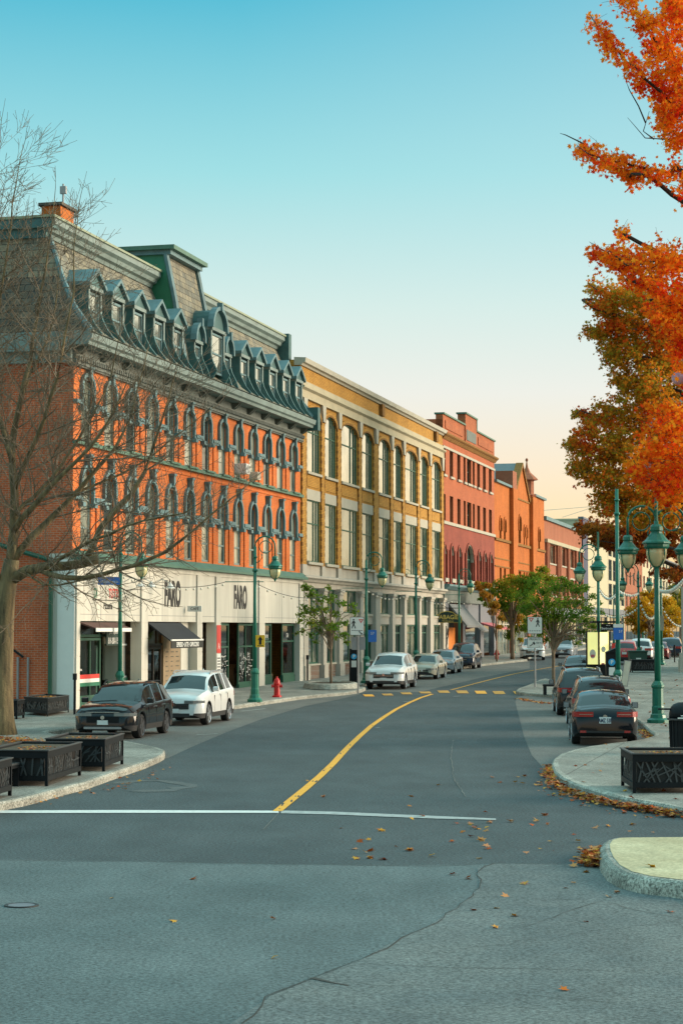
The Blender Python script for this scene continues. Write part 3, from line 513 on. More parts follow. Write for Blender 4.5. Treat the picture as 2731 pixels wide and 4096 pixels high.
# bay 1 pizzeria
shopwin(b1, .38, 3.2, .5, 2.75, .1, (.62,), ()); shopwin(b1, .38, 4.9, 2.78, 3.36, .12, (.6,), ())
split('shop_base', MB().box(.38, 3.2, .06, .2, -.4, .5), M['shopgreen'], b1)
B('door', MB().box(3.25, 3.4, .3, 1.6, -.3, 2.75).box(3.4, 4.5, 1.5, 1.6, -.3, 2.7), M['shopgreen'], b1)
B('recess_panel', MB().box(4.7, 6.95, .5, .6, 1.1, 3.38).box(4.7, 4.8, -.05, .6, 1.1, 2.5), M['cream'], b1)
split('shop_base', MB().box(4.7, 6.95, .38, .5, -.3, 1.15), M['shopgreen'], b1)
split('panel_trim', MB().box(4.8, 6.95, .44, .498, 1.15, 1.22).box(4.8, 6.95, .44, .498, 2.42, 2.49).box(4.8, 4.88, .44, .498, 1.22, 2.42), M['signwhite'], b1)
B('notice_board', MB().box(5.3, 6.4, .45, .49, 1.6, 2.1), M['ivory'], b1)
s = B('window_stripe', MB().box(.42, 3.05, .085, .098, 1.22, 1.38), M['red'], b1, label='red white and green stripe across the pizzeria window'); B('window_stripe', MB().box(.42, 3.05, .085, .098, 1.08, 1.22), M['signwhite'], b1); B('window_stripe', MB().box(.42, 3.05, .085, .098, .94, 1.08), M['greenmetal'], b1)
s = B('phone_sign', MB().box(3.3, 4.75, -.1, -.04, 2.45, 3.12), M['shopdark'], b1); text('819-200-1155', .34, M['signwhite'], s, (4.03, -.11, 2.62), sx=.62, off=.004); text('pour emporter', .2, M['signwhite'], s, (4.03, -.11, 2.96), sx=.75)
t_ = B('awning', MB().prism([(-.12, 3.34), (-.75, 3.12), (-.75, 3.06), (-.12, 3.28)], .45, 4.2), M['maroon'], b1); B('valance', MB().box(.45, 4.2, -.78, -.755, 2.98, 3.12), M['signwhite'], t_)
text('DI', .52, M['greenmetal'], b1, (2.05, -.125, 4.42), sx=.72, off=.012); text('TUTTO', .52, M['red'], b1, (4.05, -.125, 4.42), sx=.72, off=.012); text('Pizzeria', .36, M['signblack'], b1, (3.35, -.125, 3.95), sx=.85, off=.008)
B('sign_rule', MB().box(1.7, 5.2, -.135, -.122, 4.16, 4.19), M['signblack'], b1)
text('ME', .22, M['signwhite'], b1, (.85, .075, 1.78)); text('PIZZERIA', .12, M['signwhite'], b1, (1.0, .075, 1.56))
text('site et nous', .22, M['signwhite'], b1, (1.6, .04, .2), sx=.9)
# bay 2 cafe
shopwin(b1, 7.75, 10.6, -.2, 2.35, .25, (.33, .66), (), M['blackish']); shopwin(b1, 7.75, 12.4, 2.38, 3.36, .25, (.5,), (), M['blackish'])
B('menu_board', MB().box(10.7, 12.9, .2, .3, -.3, 2.8), M['wood'], b1)
tx = MB()
for k in range(3):
    for j in range(9): tx.box(11.0 + k * .65, 11.0 + k * .65 + random.uniform(.2, .45), .192, .198, .5 + j * .2, .53 + j * .2)
B('menu_lines', tx, M['shopdark'], b1); B('recess_panel', MB().box(12.95, 14.05, .2, .3, -.3, 3.38), M['cream'], b1)
aw = B('awning', MB().prism([(-.13, 3.34), (-1.1, 2.62), (-1.1, 2.57), (-.13, 3.26)], 7.85, 11.95), M['awnblack'], b1, label='sloping dark awning with cafe lettering on its valance')
v = B('valance', MB().box(7.85, 11.95, -1.14, -1.105, 2.3, 2.6), M['blackish'], aw); B('valance_edge', MB().box(7.85, 11.95, -1.15, -1.1, 2.6, 2.66), M['signwhite'], aw)
text('ESPRESSO • LATTE • CAPPUCCINO', .26, M['signwhite'], aw, (9.9, -1.145, 2.44), sx=.72, off=.006)
for c in (10.9, 20.55): text('FARO', 1.4, M['signblack'], b1, (c, -.126, 4.5), sx=.58, off=.07)
cs = B('blade_sign', MB().box(12.55, 12.61, -.85, -.22, 3.82, 4.06), M['signwhite'], b1); text('CAFÉ', .16, M['signblack'], cs, (12.545, -.55, 3.94), rot=(math.pi / 2, 0, -math.pi / 2))
# bay 3..5
B('recess_panel', MB().box(14.72, 16.68, .5, .6, -.3, 3.38), M['cream'], b1)
p_ = B('poster_strip', MB().box(16.72, 17.3, -.215, -.195, 2.0, 3.25), M['posterred'], b1, label='narrow red poster strip on the cream pillar'); B('poster_strip', MB().box(16.72, 17.3, -.215, -.195, .95, 1.96), M['signwhite'], b1); text('A', .4, M['signwhite'], p_, (17.0, -.22, 2.3)); 
for j in range(6): B('poster_line', MB().box(16.8, 17.2, -.222, -.217, 1.1 + j * .13, 1.15 + j * .13), M['signblack'], b1)
shopwin(b1, 17.42, 19.5, .5, 3.34, .1, (), (.62,)); shopwin(b1, 20.95, 23.4, .5, 3.34, .1, (.5,), (.62,)); shopwin(b1, 19.55, 20.9, -.1, 3.34, .6, (), (.75,))
shopwin(b1, 24.45, 26.5, .75, 3.34, .1, (), (.66,)); shopwin(b1, 28.45, 30.7, .75, 3.34, .1, (), (.66,)); shopwin(b1, 26.55, 28.4, -.1, 3.34, .7, (), (.78,))
seam = MB()
for x in (2.6, 5.2, 7.75, 9.6, 14.0, 14.75, 16.65, 17.4, 20.2, 23.4, 24.45, 27.6): seam.box(x, x + .02, -.124, -.119, 3.4, 5.4)
seam.box(0, 31.46, -.124, -.119, 3.62, 3.635)
B('panel_seam', seam, M['greyf'], b1)
for k in range(9):
    x = 17.8 + k * 1.45 + random.uniform(-.2, .2); h_ = random.uniform(.7, 1.3); tb_ = B('shop_display', MB().box(x, x + .7, 1.1, 1.6, -.3, h_ - .3).box(x + .1, x + .35, 1.15, 1.4, h_ - .3, h_).box(x + .4, x + .6, 1.15, 1.4, h_ - .3, h_ + .15), M[('wood', 'ivory', 'posterred', 'steel')[k % 4]], b1)
split('shop_base', MB().box(17.42, 19.5, .05, .2, -.4, .5).box(20.95, 23.4, .05, .2, -.4, .5).box(24.45, 26.5, .05, .2, -.4, .75).box(28.45, 30.7, .05, .2, -.4, .75), M['shopgreen'], b1)
gr = MB()
for xa, xb in ((17.55, 19.4), (21.05, 23.3)):
    for k in range(70):
        x = random.uniform(xa, xb - .3); z = random.uniform(.65, 1.95)
        if random.random() < .5: gr.box(x, x + random.uniform(.1, .3), .078, .085, z, z + .018)
        else: gr.box(x, x + .018, .078, .085, z, z + random.uniform(.08, .25))
B('window_drawing', gr, M['signwhite'], b1, label='white line drawing of a town on the shop window')
text('Charcuterie', .3, M['signwhite'], b1, (25.3, .07, 2.75), sx=.7); text('Café', .3, M['signwhite'], b1, (29.3, .07, 2.75), sx=.7)
for x, y, z in ((8.3, .9, 2.25), (9.1, .8, 2.25), (9.8, .9, 2.2), (18.3, 1.2, 2.1), (20.2, 1.3, 1.9), (1.2, 1, 3.0), (2.6, 1, 3.0)):
    B('hanging_bulb', MB().ball((x, y, z), .055), M['warmbulb'], b1)
for x in (6.2, 8.5, 5.0):  # gooseneck spots
    sp = B('gooseneck_light', MB().tube([(x, -.12, 4.9), (x, -.5, 5.1), (x, -.8, 4.95)], .02, 5), M['signwhite'], b1); B('shade', MB().lathe([(.03, .12), (.05, .08), (.2, -.12)], 10, (x, -.85, 4.85)), M['signwhite'], sp)
# frieze, brackets, gutter
fr = MB().box(-.1, 31.5, -.14, .2, 12.78, 13.5); k = 0
x = 0.0
while x < 31.4: fr.box(x, x + .1, -.24, -.14, 12.98, 13.14); x += .2
fr.box(-.1, 31.5, -.2, -.14, 12.84, 12.9); B('frieze', fr, M['frieze'], b1)
br = MB()
for k in range(14):
    x = .1 + k * 2.394
    for q0 in (x - .16, x + .08): br.prism([(-.14, 13.22), (-.26, 13.26), (-.46, 13.42), (-.5, 13.5), (-.14, 13.5)], q0, q0 + .12)
split('bracket', br, M['frieze'], b1)
B('cornice', MB().prism([(.0, 13.5), (-.75, 13.5), (-.78, 13.62), (-.88, 13.68), (-.92, 13.9), (-.6, 14.02), (0, 14.02)], -.5, 31.75).box(-.55, .3, 0, 14, 13.3, 14.0).box(-.3, .3, 0, 14, 12.9, 13.3), M['cornice'], b1)
prof = [(-.8, 14.0), (-.45, 14.25), (-.1, 14.7), (.25, 15.4), (.65, 16.4), (1.05, 17.3), (1.2, 17.64)]
mb = MB().prism(prof + [(8, 17.64), (8, 14.0)], .02, 31.46); B('roof', mb, M['slate'], b1)
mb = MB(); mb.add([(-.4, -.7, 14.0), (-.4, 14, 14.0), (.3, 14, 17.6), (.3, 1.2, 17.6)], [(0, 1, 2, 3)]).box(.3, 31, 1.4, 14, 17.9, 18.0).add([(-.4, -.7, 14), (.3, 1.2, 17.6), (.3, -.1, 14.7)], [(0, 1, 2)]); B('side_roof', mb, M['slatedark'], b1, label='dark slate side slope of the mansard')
split('hip', MB().tube([(-.4, -.8, 14.0), (-.2, -.1, 14.9), (0, .45, 16.0), (.25, 1.2, 17.95)], [.14, .12, .1, .1], 6).tube([(31.4, -.7, 14.1), (31.4, -.05, 14.9), (31.4, .6, 16.3), (31.4, 1.25, 17.95)], .15, 6), M['tealpale'], b1)
tc_ = [(1.5, 17.62), (1.15, 17.66), (1.1, 17.8), (.95, 17.85), (.9, 18.0), (.75, 18.1), (.75, 18.32), (1.5, 18.36)]
for a, b_ in ((-.1, 11.7), (15.9, 31.7)): B('roof_cornice', MB().prism(tc_, a, b_), M['cornice'], b1)
B('roof_cornice', MB().box(-.25, 0.4, .8, 14, 17.95, 18.3).box(-.1, .5, 1.1, 14, 17.6, 17.95), M['teal'], b1)
split('roof_cap', MB().box(-.3, 11.7, .68, 1.6, 18.32, 18.41).box(15.9, 31.75, .68, 1.6, 18.32, 18.41).box(-.3, .5, 1.6, 14, 18.3, 18.4), M['roofcap'], b1)
split('end_pier', MB().box(31.2, 31.7, .55, 1.2, 17.1, 18.5).box(31.3, 31.75, -1.0, -.2, 13.4, 14.6), M['teal'], b1)
ch = B('chimney', MB().box(4.2, 5.6, 2.3, 3.1, 17.8, 19.75), M['brickA'], b1); B('chimney_cap', MB().box(4.1, 5.7, 2.2, 3.2, 19.75, 19.88), M['slatedark'], ch); B('antenna', MB().box(5.0, 5.06, 2.5, 2.56, 19.88, 20.8).box(4.97, 5.1, 2.4, 2.65, 20.4, 20.7), M['steel'], ch)
# pavilion
tw = B('pavilion', MB().prism([(-.35, 14.0), (-.1, 15.5), (.2, 17.2), (.6, 19.1), (3.8, 19.1), (3.8, 14)], 11.8, 15.9), M['slate'], b1)
B('pavilion_side', MB().add([(11.77, -.3, 14.3), (11.77, .6, 19.1), (11.77, 3.8, 19.1), (11.77, 3.8, 14.3)], [(0, 1, 2, 3)]), M['greenmetal'], tw)
split('pavilion_trim', MB().tube([(11.75, -.4, 14), (11.75, -.15, 15.5), (11.75, .15, 17.2), (11.75, .55, 19.1)], .13, 6).tube([(15.95, -.4, 14), (15.95, -.15, 15.5), (15.95, .15, 17.2), (15.95, .55, 19.1)], .13, 6), M['tealpale'], tw)
B('pavilion_cornice', MB().box(11.65, 16.0, .3, 3.9, 19.1, 19.3), M['tealpale'], tw); B('pavilion_cap', MB().box(11.5, 16.15, .1, 4.1, 19.3, 19.48), M['bandgreen'], tw)
# dormers
def dormer(c, hw=.56, top=15.75, peak=16.32, round_=False, yb=1.3, yf=-.3):
    ck = MB(); pr = [(yf, top), (yf, 15.1), (yf - .1, 14.75), (yf - .3, 14.35), (-.86, 14.02), (yb - 1.2, 14.02), (yb, top)]
    ck.prism(pr, c - hw - .13, c - hw).prism(pr, c + hw, c + hw + .13)
    d = B('dormer', ck, M['teal'], b1)
    f = [(c - hw, 14.35), (c + hw, 14.35)]
    window(d, c - hw, c + hw, 14.3, top - .08, M['tealpale'], M['paneup'], yf + .04, (), (.5,), fw=.09)
    B('dormer_front', MB().box(c - hw - .13, c - hw + .02, yf - .03, yf + .02, 14.9, top).box(c + hw - .02, c + hw + .13, yf - .03, yf + .02, 14.9, top).box(c - hw - .13, c + hw + .13, yf - .08, yb, top, top + .14), M['cornice'], d)
    if not round_:
        B('pediment', MB().prism([(c - hw - .26, top + .14), (c + hw + .26, top + .14), (c, peak + .1)], yf - .02, yb + .4, 'y'), M['teal'], d)
        rk = MB()
        for s_ in (-1, 1): rk.prism([(c + s_ * (hw + .32), top + .10), (c, peak + .14), (c, peak + .28), (c + s_ * (hw + .36), top + .24)], yf - .16, yb + .3, 'y')
        B('raking_cornice', rk, M['tealpale'], d)
    else:
        a = arch(c - hw - .15, c + hw + .15, top + .14, peak - top, 10); B('pediment', MB().prism(a, yf, yb + .5, 'y'), M['teal'], d)
        rk = MB(); archband(rk, c - hw - .12, c + hw + .12, top + .1, peak - top + .02, .16, yf - .18, yf + .1, 10); rk.box(c - .09, c + .09, yf - .25, yf, peak + .1, peak + .45); B('raking_cornice', rk, M['tealpale'], d)
    return d
for k, c in enumerate(CX13):
    if k in (0, 1, 2, 3, 4, 8, 9, 10, 11, 12): dormer(c)
dormer(CX13[5] - .15, .42, 15.4, 16.05, True, 1.0, -.45); dormer(CX13[7] - .75, .42, 15.4, 16.05, True, 1.0, -.45); dormer(CX13[6] - .7, .85, 16.15, 17.0, True, 1.4, -.75)
# side wall fittings
B('drainpipe', MB().tube([(-.2, .75, -.3), (-.2, .75, 5.6)], .09, 8).tube([(-.2, 3.2, 6.3), (-.2, 3.2, 12.6)], .09, 8).tube([(-.2, 3.2, 6.3), (-.2, .75, 5.6)], .09, 8), M['shopgreen'], b1)
B('vent_box', MB().box(-.5, 0, 3.3, 4.3, 4.0, 4.5), M['shopdark'], b1); B('conduit', MB().tube([(-.12, 2.05, -.1), (-.12, 2.05, 2.05)], .05, 8), M['steel'], b1); B('conduit', MB().tube([(-.12, 1.65, -.1), (-.12, 1.65, 2.05)], .05, 8), M['steel'], b1)
B('cable', MB().tube([(-.1, 1.85, 2.05), (-.1, 2.3, 2.35), (-.1, 3, 2.5), (-.1, 5.5, 2.55)], .045, 6), M['black'], b1)
B('corner_board', MB().box(-.06, 0, -.12, .55, -.4, 5.62), M['signwhite'], b1)
for c, z in ((CX13[8], 10.3), (CX13[9], 10.2)):
    ac = thing('air_conditioner', 'white window air conditioner with square grille on the orange brick upper floor' if z > 10.25 else 'small round-fronted ivory air conditioner beside the white square one', 'air conditioner', b1.matrix_basis @ Vector((c, 0, z)) if False else (0, 0, 0), 0)
    ac.location = Vector((-9.858, 73, g(73))) + Matrix.Rotation(b1.rotation_euler.z, 3, 'Z') @ Vector((c, -.1, z)); ac.rotation_euler.z = b1.rotation_euler.z
    obj('case', MB().box(-.3, .3, -.42, .2, 0, .48) if z > 10.25 else MB().box(-.26, .26, -.25, .2, 0, .38), M['signwhite'] if z > 10.25 else M['ivory'], ac, bevel=.03)
    gm_ = MB()
    for j in range(6): gm_.box(-.22, .22, -.44 if z > 10.25 else -.27, -.42 if z > 10.25 else -.25, .06 + j * .06, .08 + j * .06)
    obj('grille', gm_, M['greyf'], ac)
# ---------------------------------------------------------------- B2 yellow brick warehouse
b2 = building('yellow_brick_building', 'long yellow brick building with tall arched green windows and pale stone base', 'building', (-2.151, 103.5), (7.22, 141.8), 39.43)
bays = [(1.14, 4.07), (5.01, 7.67), (8.77, 12.82), (13.87, 16.83), (18.36, 21.54), (22.56, 25.16), (26.14, 29.99), (30.93, 33.68), (35.07, 38.33)]
ops = [(a, b_, 6.35, 9.68) for a, b_ in bays] + [(a, b_, 11.12, 14.5, .5) for a, b_ in bays]
mb = MB(); wall_open(mb, 0, 39.43, 6.18, 17.0, ops, .14); mb.box(0, 39.43, 15, 15.1, 0, 16.9).box(-.001, .01, .01, 15, 0, 16.9).box(39.42, 39.43, .01, 15, 0, 16.9).box(0, 39.43, .4, 15, 16.3, 16.4)
B('wall', mb, M['brickY'], b2)
mb = MB(); q_ = MB()
edges = [0] + [v for ab in bays for v in ab] + [39.43]
for i in range(0, len(edges), 2):
    a, b_ = edges[i], edges[i + 1]; a2, b2_ = a + .1, b_ - .1; mb.box(a2, b2_, -.09, .02, 6.2, 14.0)
    z = 6.3
    while z < 13.9:
        q_.box(a2 - .004, a2 + .16, -.097, .02, z, z + .2); q_.box(b2_ - .16, b2_ + .004, -.097, .02, z, z + .2); z += .42
for a, b_ in bays: archband(mb, a - .02, b_ + .02, 14.0, .5, .26, -.08, .02, 10)
B('pier', mb, M['brickY'], b2); B('quoins', q_, M['brickYd'], b2)
for a, b_ in bays:
    B('panel', MB().box(a + .2, b_ - .2, -.04, .01, 10.35, 10.95), M['brickY'], b2)
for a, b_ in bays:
    ar = MB(); archband(ar, a + .04, b_ - .04, 14.0, .5, .10, -.10, .025, 10); B('arch_shade_course', ar, M['brickYd'], b2)  # shade under each arch put in as a band of darker brick
st = MB(); sl_ = MB()
for a, b_ in bays: st.box(a, b_, -.05, .05, 9.66, 10.22); sl_.box(a - .06, b_ + .06, -.16, .1, 11.0, 11.13).box(a - .06, b_ + .06, -.2, .1, 6.22, 6.36)
for i in range(0, len(edges), 2):
    c = (edges[i] + edges[i + 1]) / 2; st.prism([(c - .38, 14.93), (c + .38, 14.93), (c + .22, 14.05), (c - .22, 14.05)], -.17, .02, 'y')
split('lintel', st, M['stonepale'], b2); split('sill', sl_, M['stonepale'], b2)
B('stone_belt', MB().box(-.1, 39.5, -.16, .02, 14.93, 15.0).box(-.1, 39.5, -.1, .02, 15.0, 15.36).prism([(.02, 15.36), (-.1, 15.36), (-.26, 15.46), (-.26, 15.54), (.02, 15.6)], -.1, 39.5).box(0, 39.43, -.08, .02, 15.6, 15.86), M['belt'], b2)
pr_ = MB()
for c in (19.1, 36.4): pr_.box(c - .35, c + .35, -.22, .02, 15.9, 16.6); 
split('parapet_pier', pr_, M['brickYd'], b2)
B('cornice', MB().prism([(.3, 16.6), (-.1, 16.6), (-.16, 16.7), (-.3, 16.74), (-.34, 16.98), (.3, 17.02)], -.15, 39.6), M['stonepale'], b2)
for k, (a, b_) in enumerate(bays):
    wide = b_ - a > 3.8; bars = (.62, .8) if not wide else (.66, .84)
    window(b2, a, b_, 11.12, 14.5, M['shopgreen'], M['paneup'], .04, bars, (.64,), fw=.08)
    window(b2, a, b_, 6.35, 9.68, M['shopgreen'], M['paneb'] if k < 4 else M['pane'], .04, bars, (.62,), fw=.08)
# stone base with pilasters
ops = [(a, b_, 3.72, 5.0) for a, b_ in bays] + [(a, b_, .95, 3.1) for a, b_ in bays]
mb = MB(); wall_open(mb, 0, 39.43, -.4, 6.18, ops, .2)
for i in range(0, len(edges), 2):
    a, b_ = edges[i] + .12, edges[i + 1] - .12; mb.box(a, b_, -.2, .02, -.4, 4.85).box(a - .1, b_ + .1, -.28, .02, -.4, .9).box(a - .08, b_ + .08, -.3, .02, 4.85, 5.02).box(a - .04, b_ + .04, -.24, .02, 4.7, 4.85).box(a, b_, -.12, .02, 5.6, 6.2)
B('stone_base', mb, M['stone'], b2)
B('belt_moulding', MB().prism([(.02, 5.3), (-.12, 5.3), (-.2, 5.42), (-.34, 5.5), (-.34, 5.6), (-.1, 5.66), (.02, 5.66)], -.1, 39.5), M['stone'], b2)
sp_ = MB(); lb = MB(); ss = MB()
for a, b_ in bays: sp_.box(a, b_, .02, .1, 3.12, 3.58); lb.box(a, b_, .0, .1, -.4, .88); ss.box(a, b_, -.08, .2, .88, .97).box(a, b_, -.06, .2, 3.58, 3.7)
split('spandrel', sp_, M['brickY'], b2); split('plinth_brick', lb, M['brickC'], b2); split('sill', ss, M['stonepale'], b2)
for k, (a, b_) in enumerate(bays):
    window(b2, a, b_, 3.72, 5.0, M['shopgreen'], M['pane'], .1, (.6,), (), fw=.08); window(b2, a, b_, .95, 3.1, M['shopgreen'], M['paned'] if k % 2 else M['pane'], .1, (.62,), (.75,), fw=.1)
B('chimney', MB().box(28.5, 31.5, 4, 6, 16, 18.9), M['brickC'], b2)
B('lit_fixture', MB().box(22.9, 23.5, .22, .26, 7.3, 7.5), M['warmbulb'], b2)
# ---------------------------------------------------------------- B3 red brick
b3 = building('red_brick_building', 'red brick building with stepped parapet, narrow windows and painted arcaded second floor', 'building', (7.22, 141.8), (12.531, 163.2), 22.05)
wx = [(.05, 1.03), (2.65, 3.95), (5.59, 6.86), (8.15, 9.03), (9.64, 11.41), (12.04, 12.93), (14.02, 15.28), (16.66, 18.0), (19.44, 20.79)]
ops = [(a, b_, 13.56, 15.44) for a, b_ in wx] + [(a, b_, 10.26, 12.15) for a, b_ in wx]
mb = MB(); wall_open(mb, 0, 22.05, 10.1, 16.4, ops, .3); mb.box(0, 22.05, 12, 12.1, 0, 17).box(22.04, 22.05, .01, 12, 0, 17.5).box(0, .01, .01, 12, 0, 17.5); B('wall', mb, M['brickR'], b3)
aops = [(a + .1, b_ - .1, 6.15, 8.55, .5) for a, b_ in wx if b_ - a > .96]; aops = [o for o in aops if not 9 < o[0] < 11.5]; aops.append((8.9, 12.1, 6.15, 8.9, 1.1))
mb = MB(); wall_open(mb, 0, 22.05, 5.6, 10.1, aops, .3)
B('arcade_wall', mb, M['brickP'], b3)
bd = MB(); 
for o in aops: archband(bd, o[0], o[1], o[3] - o[4], o[4], .18, -.09, .02, 10); bd.box(o[0] - .42, o[0] - .12, -.14, .02, 5.7, 8.2).box(o[1] + .12, o[1] + .42, -.14, .02, 5.7, 8.2)
B('arch_ribs', bd, M['brickP'], b3)
kb = MB()
for o in aops: archband(kb, o[0] + .02, o[1] - .02, o[3] - o[4], o[4] - .05, .05, -.03, .2, 8, drop=.2)
B('arch_lining', kb, M['stonepale'], b3)
for a, b_ in wx: 
    window(b3, a, b_, 13.56, 15.44, M['shopdark'], M['paned'], .2, (.5,) if b_ - a > 1.5 else (), (.5,), fw=.09); window(b3, a, b_, 10.26, 12.15, M['shopdark'], M['paned'], .2, (.5,) if b_ - a > 1.5 else (), (.5,), fw=.09)
for o in aops: window(b3, o[0], o[1], 6.15, o[3], M['shopgreen'], M['paned'], .22, (.35, .65) if o[1] - o[0] > 2 else (), (.6,), fw=.09)
sl_ = MB(); [sl_.box(a - .12, b_ + .12, -.14, .1, 13.4, 13.56) for a, b_ in wx]; sl_.box(0, 22.1, -.1, .02, 10.0, 10.22).box(0, 22.1, -.08, .02, 15.44, 15.62)
for o in aops: sl_.box(o[0] - .2, o[1] + .2, -.22, .1, 5.85, 6.13)
split('sill', sl_, M['stonepale'], b3)
B('cornice', MB().prism([(.02, 16.1), (-.06, 16.1), (-.2, 16.3), (-.34, 16.4), (-.36, 16.52), (.02, 16.6)], -.1, 22.3), M['brickYd'], b3)
mb = MB().box(0, 22.05, -.02, .5, 16.55, 17.85).box(8.5, 13.3, -.10, .5, 16.55, 18.75).box(.8, 7.6, -.08, 0, 16.9, 17.5).box(14.2, 21.2, -.08, 0, 16.9, 17.5); B('parapet', mb, M['brickR2'], b3)
split('parapet_cap', MB().box(-.05, 8.5, -.14, .6, 17.85, 17.97).box(13.3, 22.1, -.14, .6, 17.85, 17.97).box(8.4, 13.4, -.2, .6, 18.75, 18.87).box(13.25, 13.42, -.15, .5, 17.9, 18.75), M['bandgreen'], b3); B('date_panel', MB().box(8.9, 12.9, -.14, -.1, 16.8, 17.6), M['frieze'], b3)
B('storefront_cornice', MB().prism([(.02, 5.3), (-.2, 5.3), (-.5, 5.55), (-.5, 5.68), (.02, 5.75)], -.1, 22.2), M['tealpale'], b3)
B('storefront_frieze', MB().box(0, 22.05, -.1, .3, 4.4, 5.3), M['frieze'], b3)
split('storefront_wall', MB().box(0, 1.6, -.08, .3, -.4, 4.4).box(7.3, 8.3, -.08, .3, -.4, 4.4).box(14.8, 16.3, -.08, .3, -.4, 4.4).box(21.2, 22.05, -.08, .3, -.4, 4.4).box(8.3, 14.8, .05, .3, 3.0, 4.4).box(16.3, 21.2, .1, .3, 2.9, 4.4), M['greyf'], b3)
B('graffiti_panel', MB().box(.1, 1.5, -.1, -.085, -.3, 3.4), M['stone'], b3, label='pale pilaster covered with dark spray graffiti')
gf = MB()
for k in range(40):
    x, z = random.uniform(.2, 1.3), random.uniform(.0, 2.6); p0 = Vector((x, -.115, z)); pts = [p0 + Vector((.2 * math.cos(a_ + k), 0, .25 * math.sin(a_ * 1.3 + k))) for a_ in (0, .8, 1.6, 2.4, 3.2)]; gf.tube(pts, .02, 4)
B('graffiti', gf, M['signblack'], b3)
B('lit_wall', MB().box(4.2, 7.3, .5, .6, -.3, 2.6), M['orangewall'], b3, label='orange interior wall seen through the open shop front'); B('shop_window', MB().box(8.5, 14.6, .15, .2, .6, 3.0), M['paned'], b3); B('shop_window', MB().box(16.4, 21.1, .15, .2, .6, 2.9), M['paned'], b3)
split('shop_dark', MB().box(1.6, 4.2, .6, .7, -.3, 4.4).box(4.2, 7.3, .62, .7, 2.6, 4.4), M['blackish'], b3)
B('awning', MB().prism([(-.1, 4.3), (-1.4, 2.75), (-1.4, 2.6), (-.1, 4.1)], 1.7, 7.2), M['awngrey'], b3); B('awning', MB().prism([(-.1, 3.3), (-1.2, 2.4), (-1.2, 2.3), (-.1, 3.15)], 8.6, 12), M['awngrey'], b3); B('awning', MB().prism([(-.1, 3.0), (-1.6, 2.55), (-1.6, 2.45), (-.1, 2.85)], 14.8, 20), M['pinkawn'], b3, label='pink folding awning')
# ---------------------------------------------------------------- B4 amber brick with gable and turret
b4 = building('gabled_brick_building', 'amber orange brick building with pointed gable, round arched windows and a small capped turret', 'building', (12.531, 163.2), (19.438, 191), 28.65)
w4 = [(2.5, 3.5, 9.85, 11.6), (4.7, 5.7, 9.85, 11.6), (10.5, 11.15, 9.9, 11.6), (12.7, 14.1, 9.9, 12.3), (15.7, 16.4, 9.85, 11.5), (17.1, 17.8, 9.85, 11.5), (21.9, 23.1, 9.85, 11.75), (24.6, 25.8, 9.85, 11.75)]
ops = [(a, b_, c, d, (b_ - a) / 2) for a, b_, c, d in w4]; lops = [(a, b_, 5.9, 7.4) for a, b_, c, d in w4]
mb = MB(); wall_open(mb, 0, 28.65, 8.2, 14.0, ops, .3); wall_open(mb, 0, 28.65, 4.6, 8.2, lops, .3); mb.box(0, 28.65, 12, 12.1, 0, 14).box(0, .01, .01, 12, 0, 14).box(28.64, 28.65, .01, 12, 0, 14)
mb.prism([(10.4, 14.0), (19.0, 14.0), (14.7, 16.9)], 0, .4, 'y').box(0, 10.4, 0, .5, 14, 14.5).box(19, 28.65, 0, .5, 14, 14.6); B('wall', mb, M['brickA'], b4)
mb = MB().box(7.8, 10.2, -.35, .02, 4.6, 14.4).box(19.2, 21.6, -.35, .02, 4.6, 14.4)
for a, b_, c, d in w4: archband(mb, a, b_, d - (b_ - a) / 2, (b_ - a) / 2, .2, -.09, .02, 8, drop=.6)
B('pier', mb, M['brickA'], b4)
for a, b_, c, d in w4: window(b4, a, b_, c, d, M['brickYd'], M['paned'], .2, (), (.5,), fw=.09); window(b4, a, b_, 5.9, 7.4, M['brickYd'], M['paned'], .2, (), (.5,), fw=.09)
B('string_course', MB().box(0, 28.7, -.14, .02, 9.6, 9.82).box(0, 28.7, -.08, .02, 7.45, 7.55).box(0, 28.7, -.05, .02, 8.1, 8.2).box(10.6, 19, -.08, .02, 13.7, 13.85).prism([(10.2, 14.3), (14.7, 17.15), (14.7, 16.85), (10.5, 14.0)], -.15, .5, 'y').prism([(19.2, 14.0), (14.7, 17.15), (14.7, 16.85), (18.9, 13.8)], -.15, .5, 'y'), M['brickYd'], b4)
split('parapet_cap', MB().box(0, 7.8, -.25, .6, 14.4, 14.6).box(21.6, 28.7, -.25, .6, 14.6, 14.8), M['tealpale'], b4)
rf = B('roof', MB().prism([(10.4, 14.2), (14.7, 17.1), (19, 14.2)], .4, 12, 'y').prism([(10.4, 14.2), (14.7, 17.1), (19, 14.2)], .4, .41, 'y'), M['greyroof'], b4)
B('chimney', MB().box(7.8, 10.0, -.3, 1.2, 14.4, 15.9), M['brickC'], b4); B('chimney', MB().box(13.6, 14.6, 4, 5, 16, 17.9).box(13.5, 14.7, 3.9, 5.1, 17.5, 17.65), M['brickC'], b4)
tr_ = B('turret', MB().lathe([(.75, 14.4), (.9, 14.6), (.65, 14.7), (.65, 15.9), (.9, 16.0)], 8, (20.4, .4, 0)), M['brickC'], b4); B('turret_cap', MB().lathe([(1.05, 16.0), (.95, 16.15), (.35, 16.7), (.12, 17.2), (.05, 17.7), (.13, 17.8), (.12, 17.95), (.02, 18.05)], 8, (20.4, .4, 0)), M['brickC'], tr_)
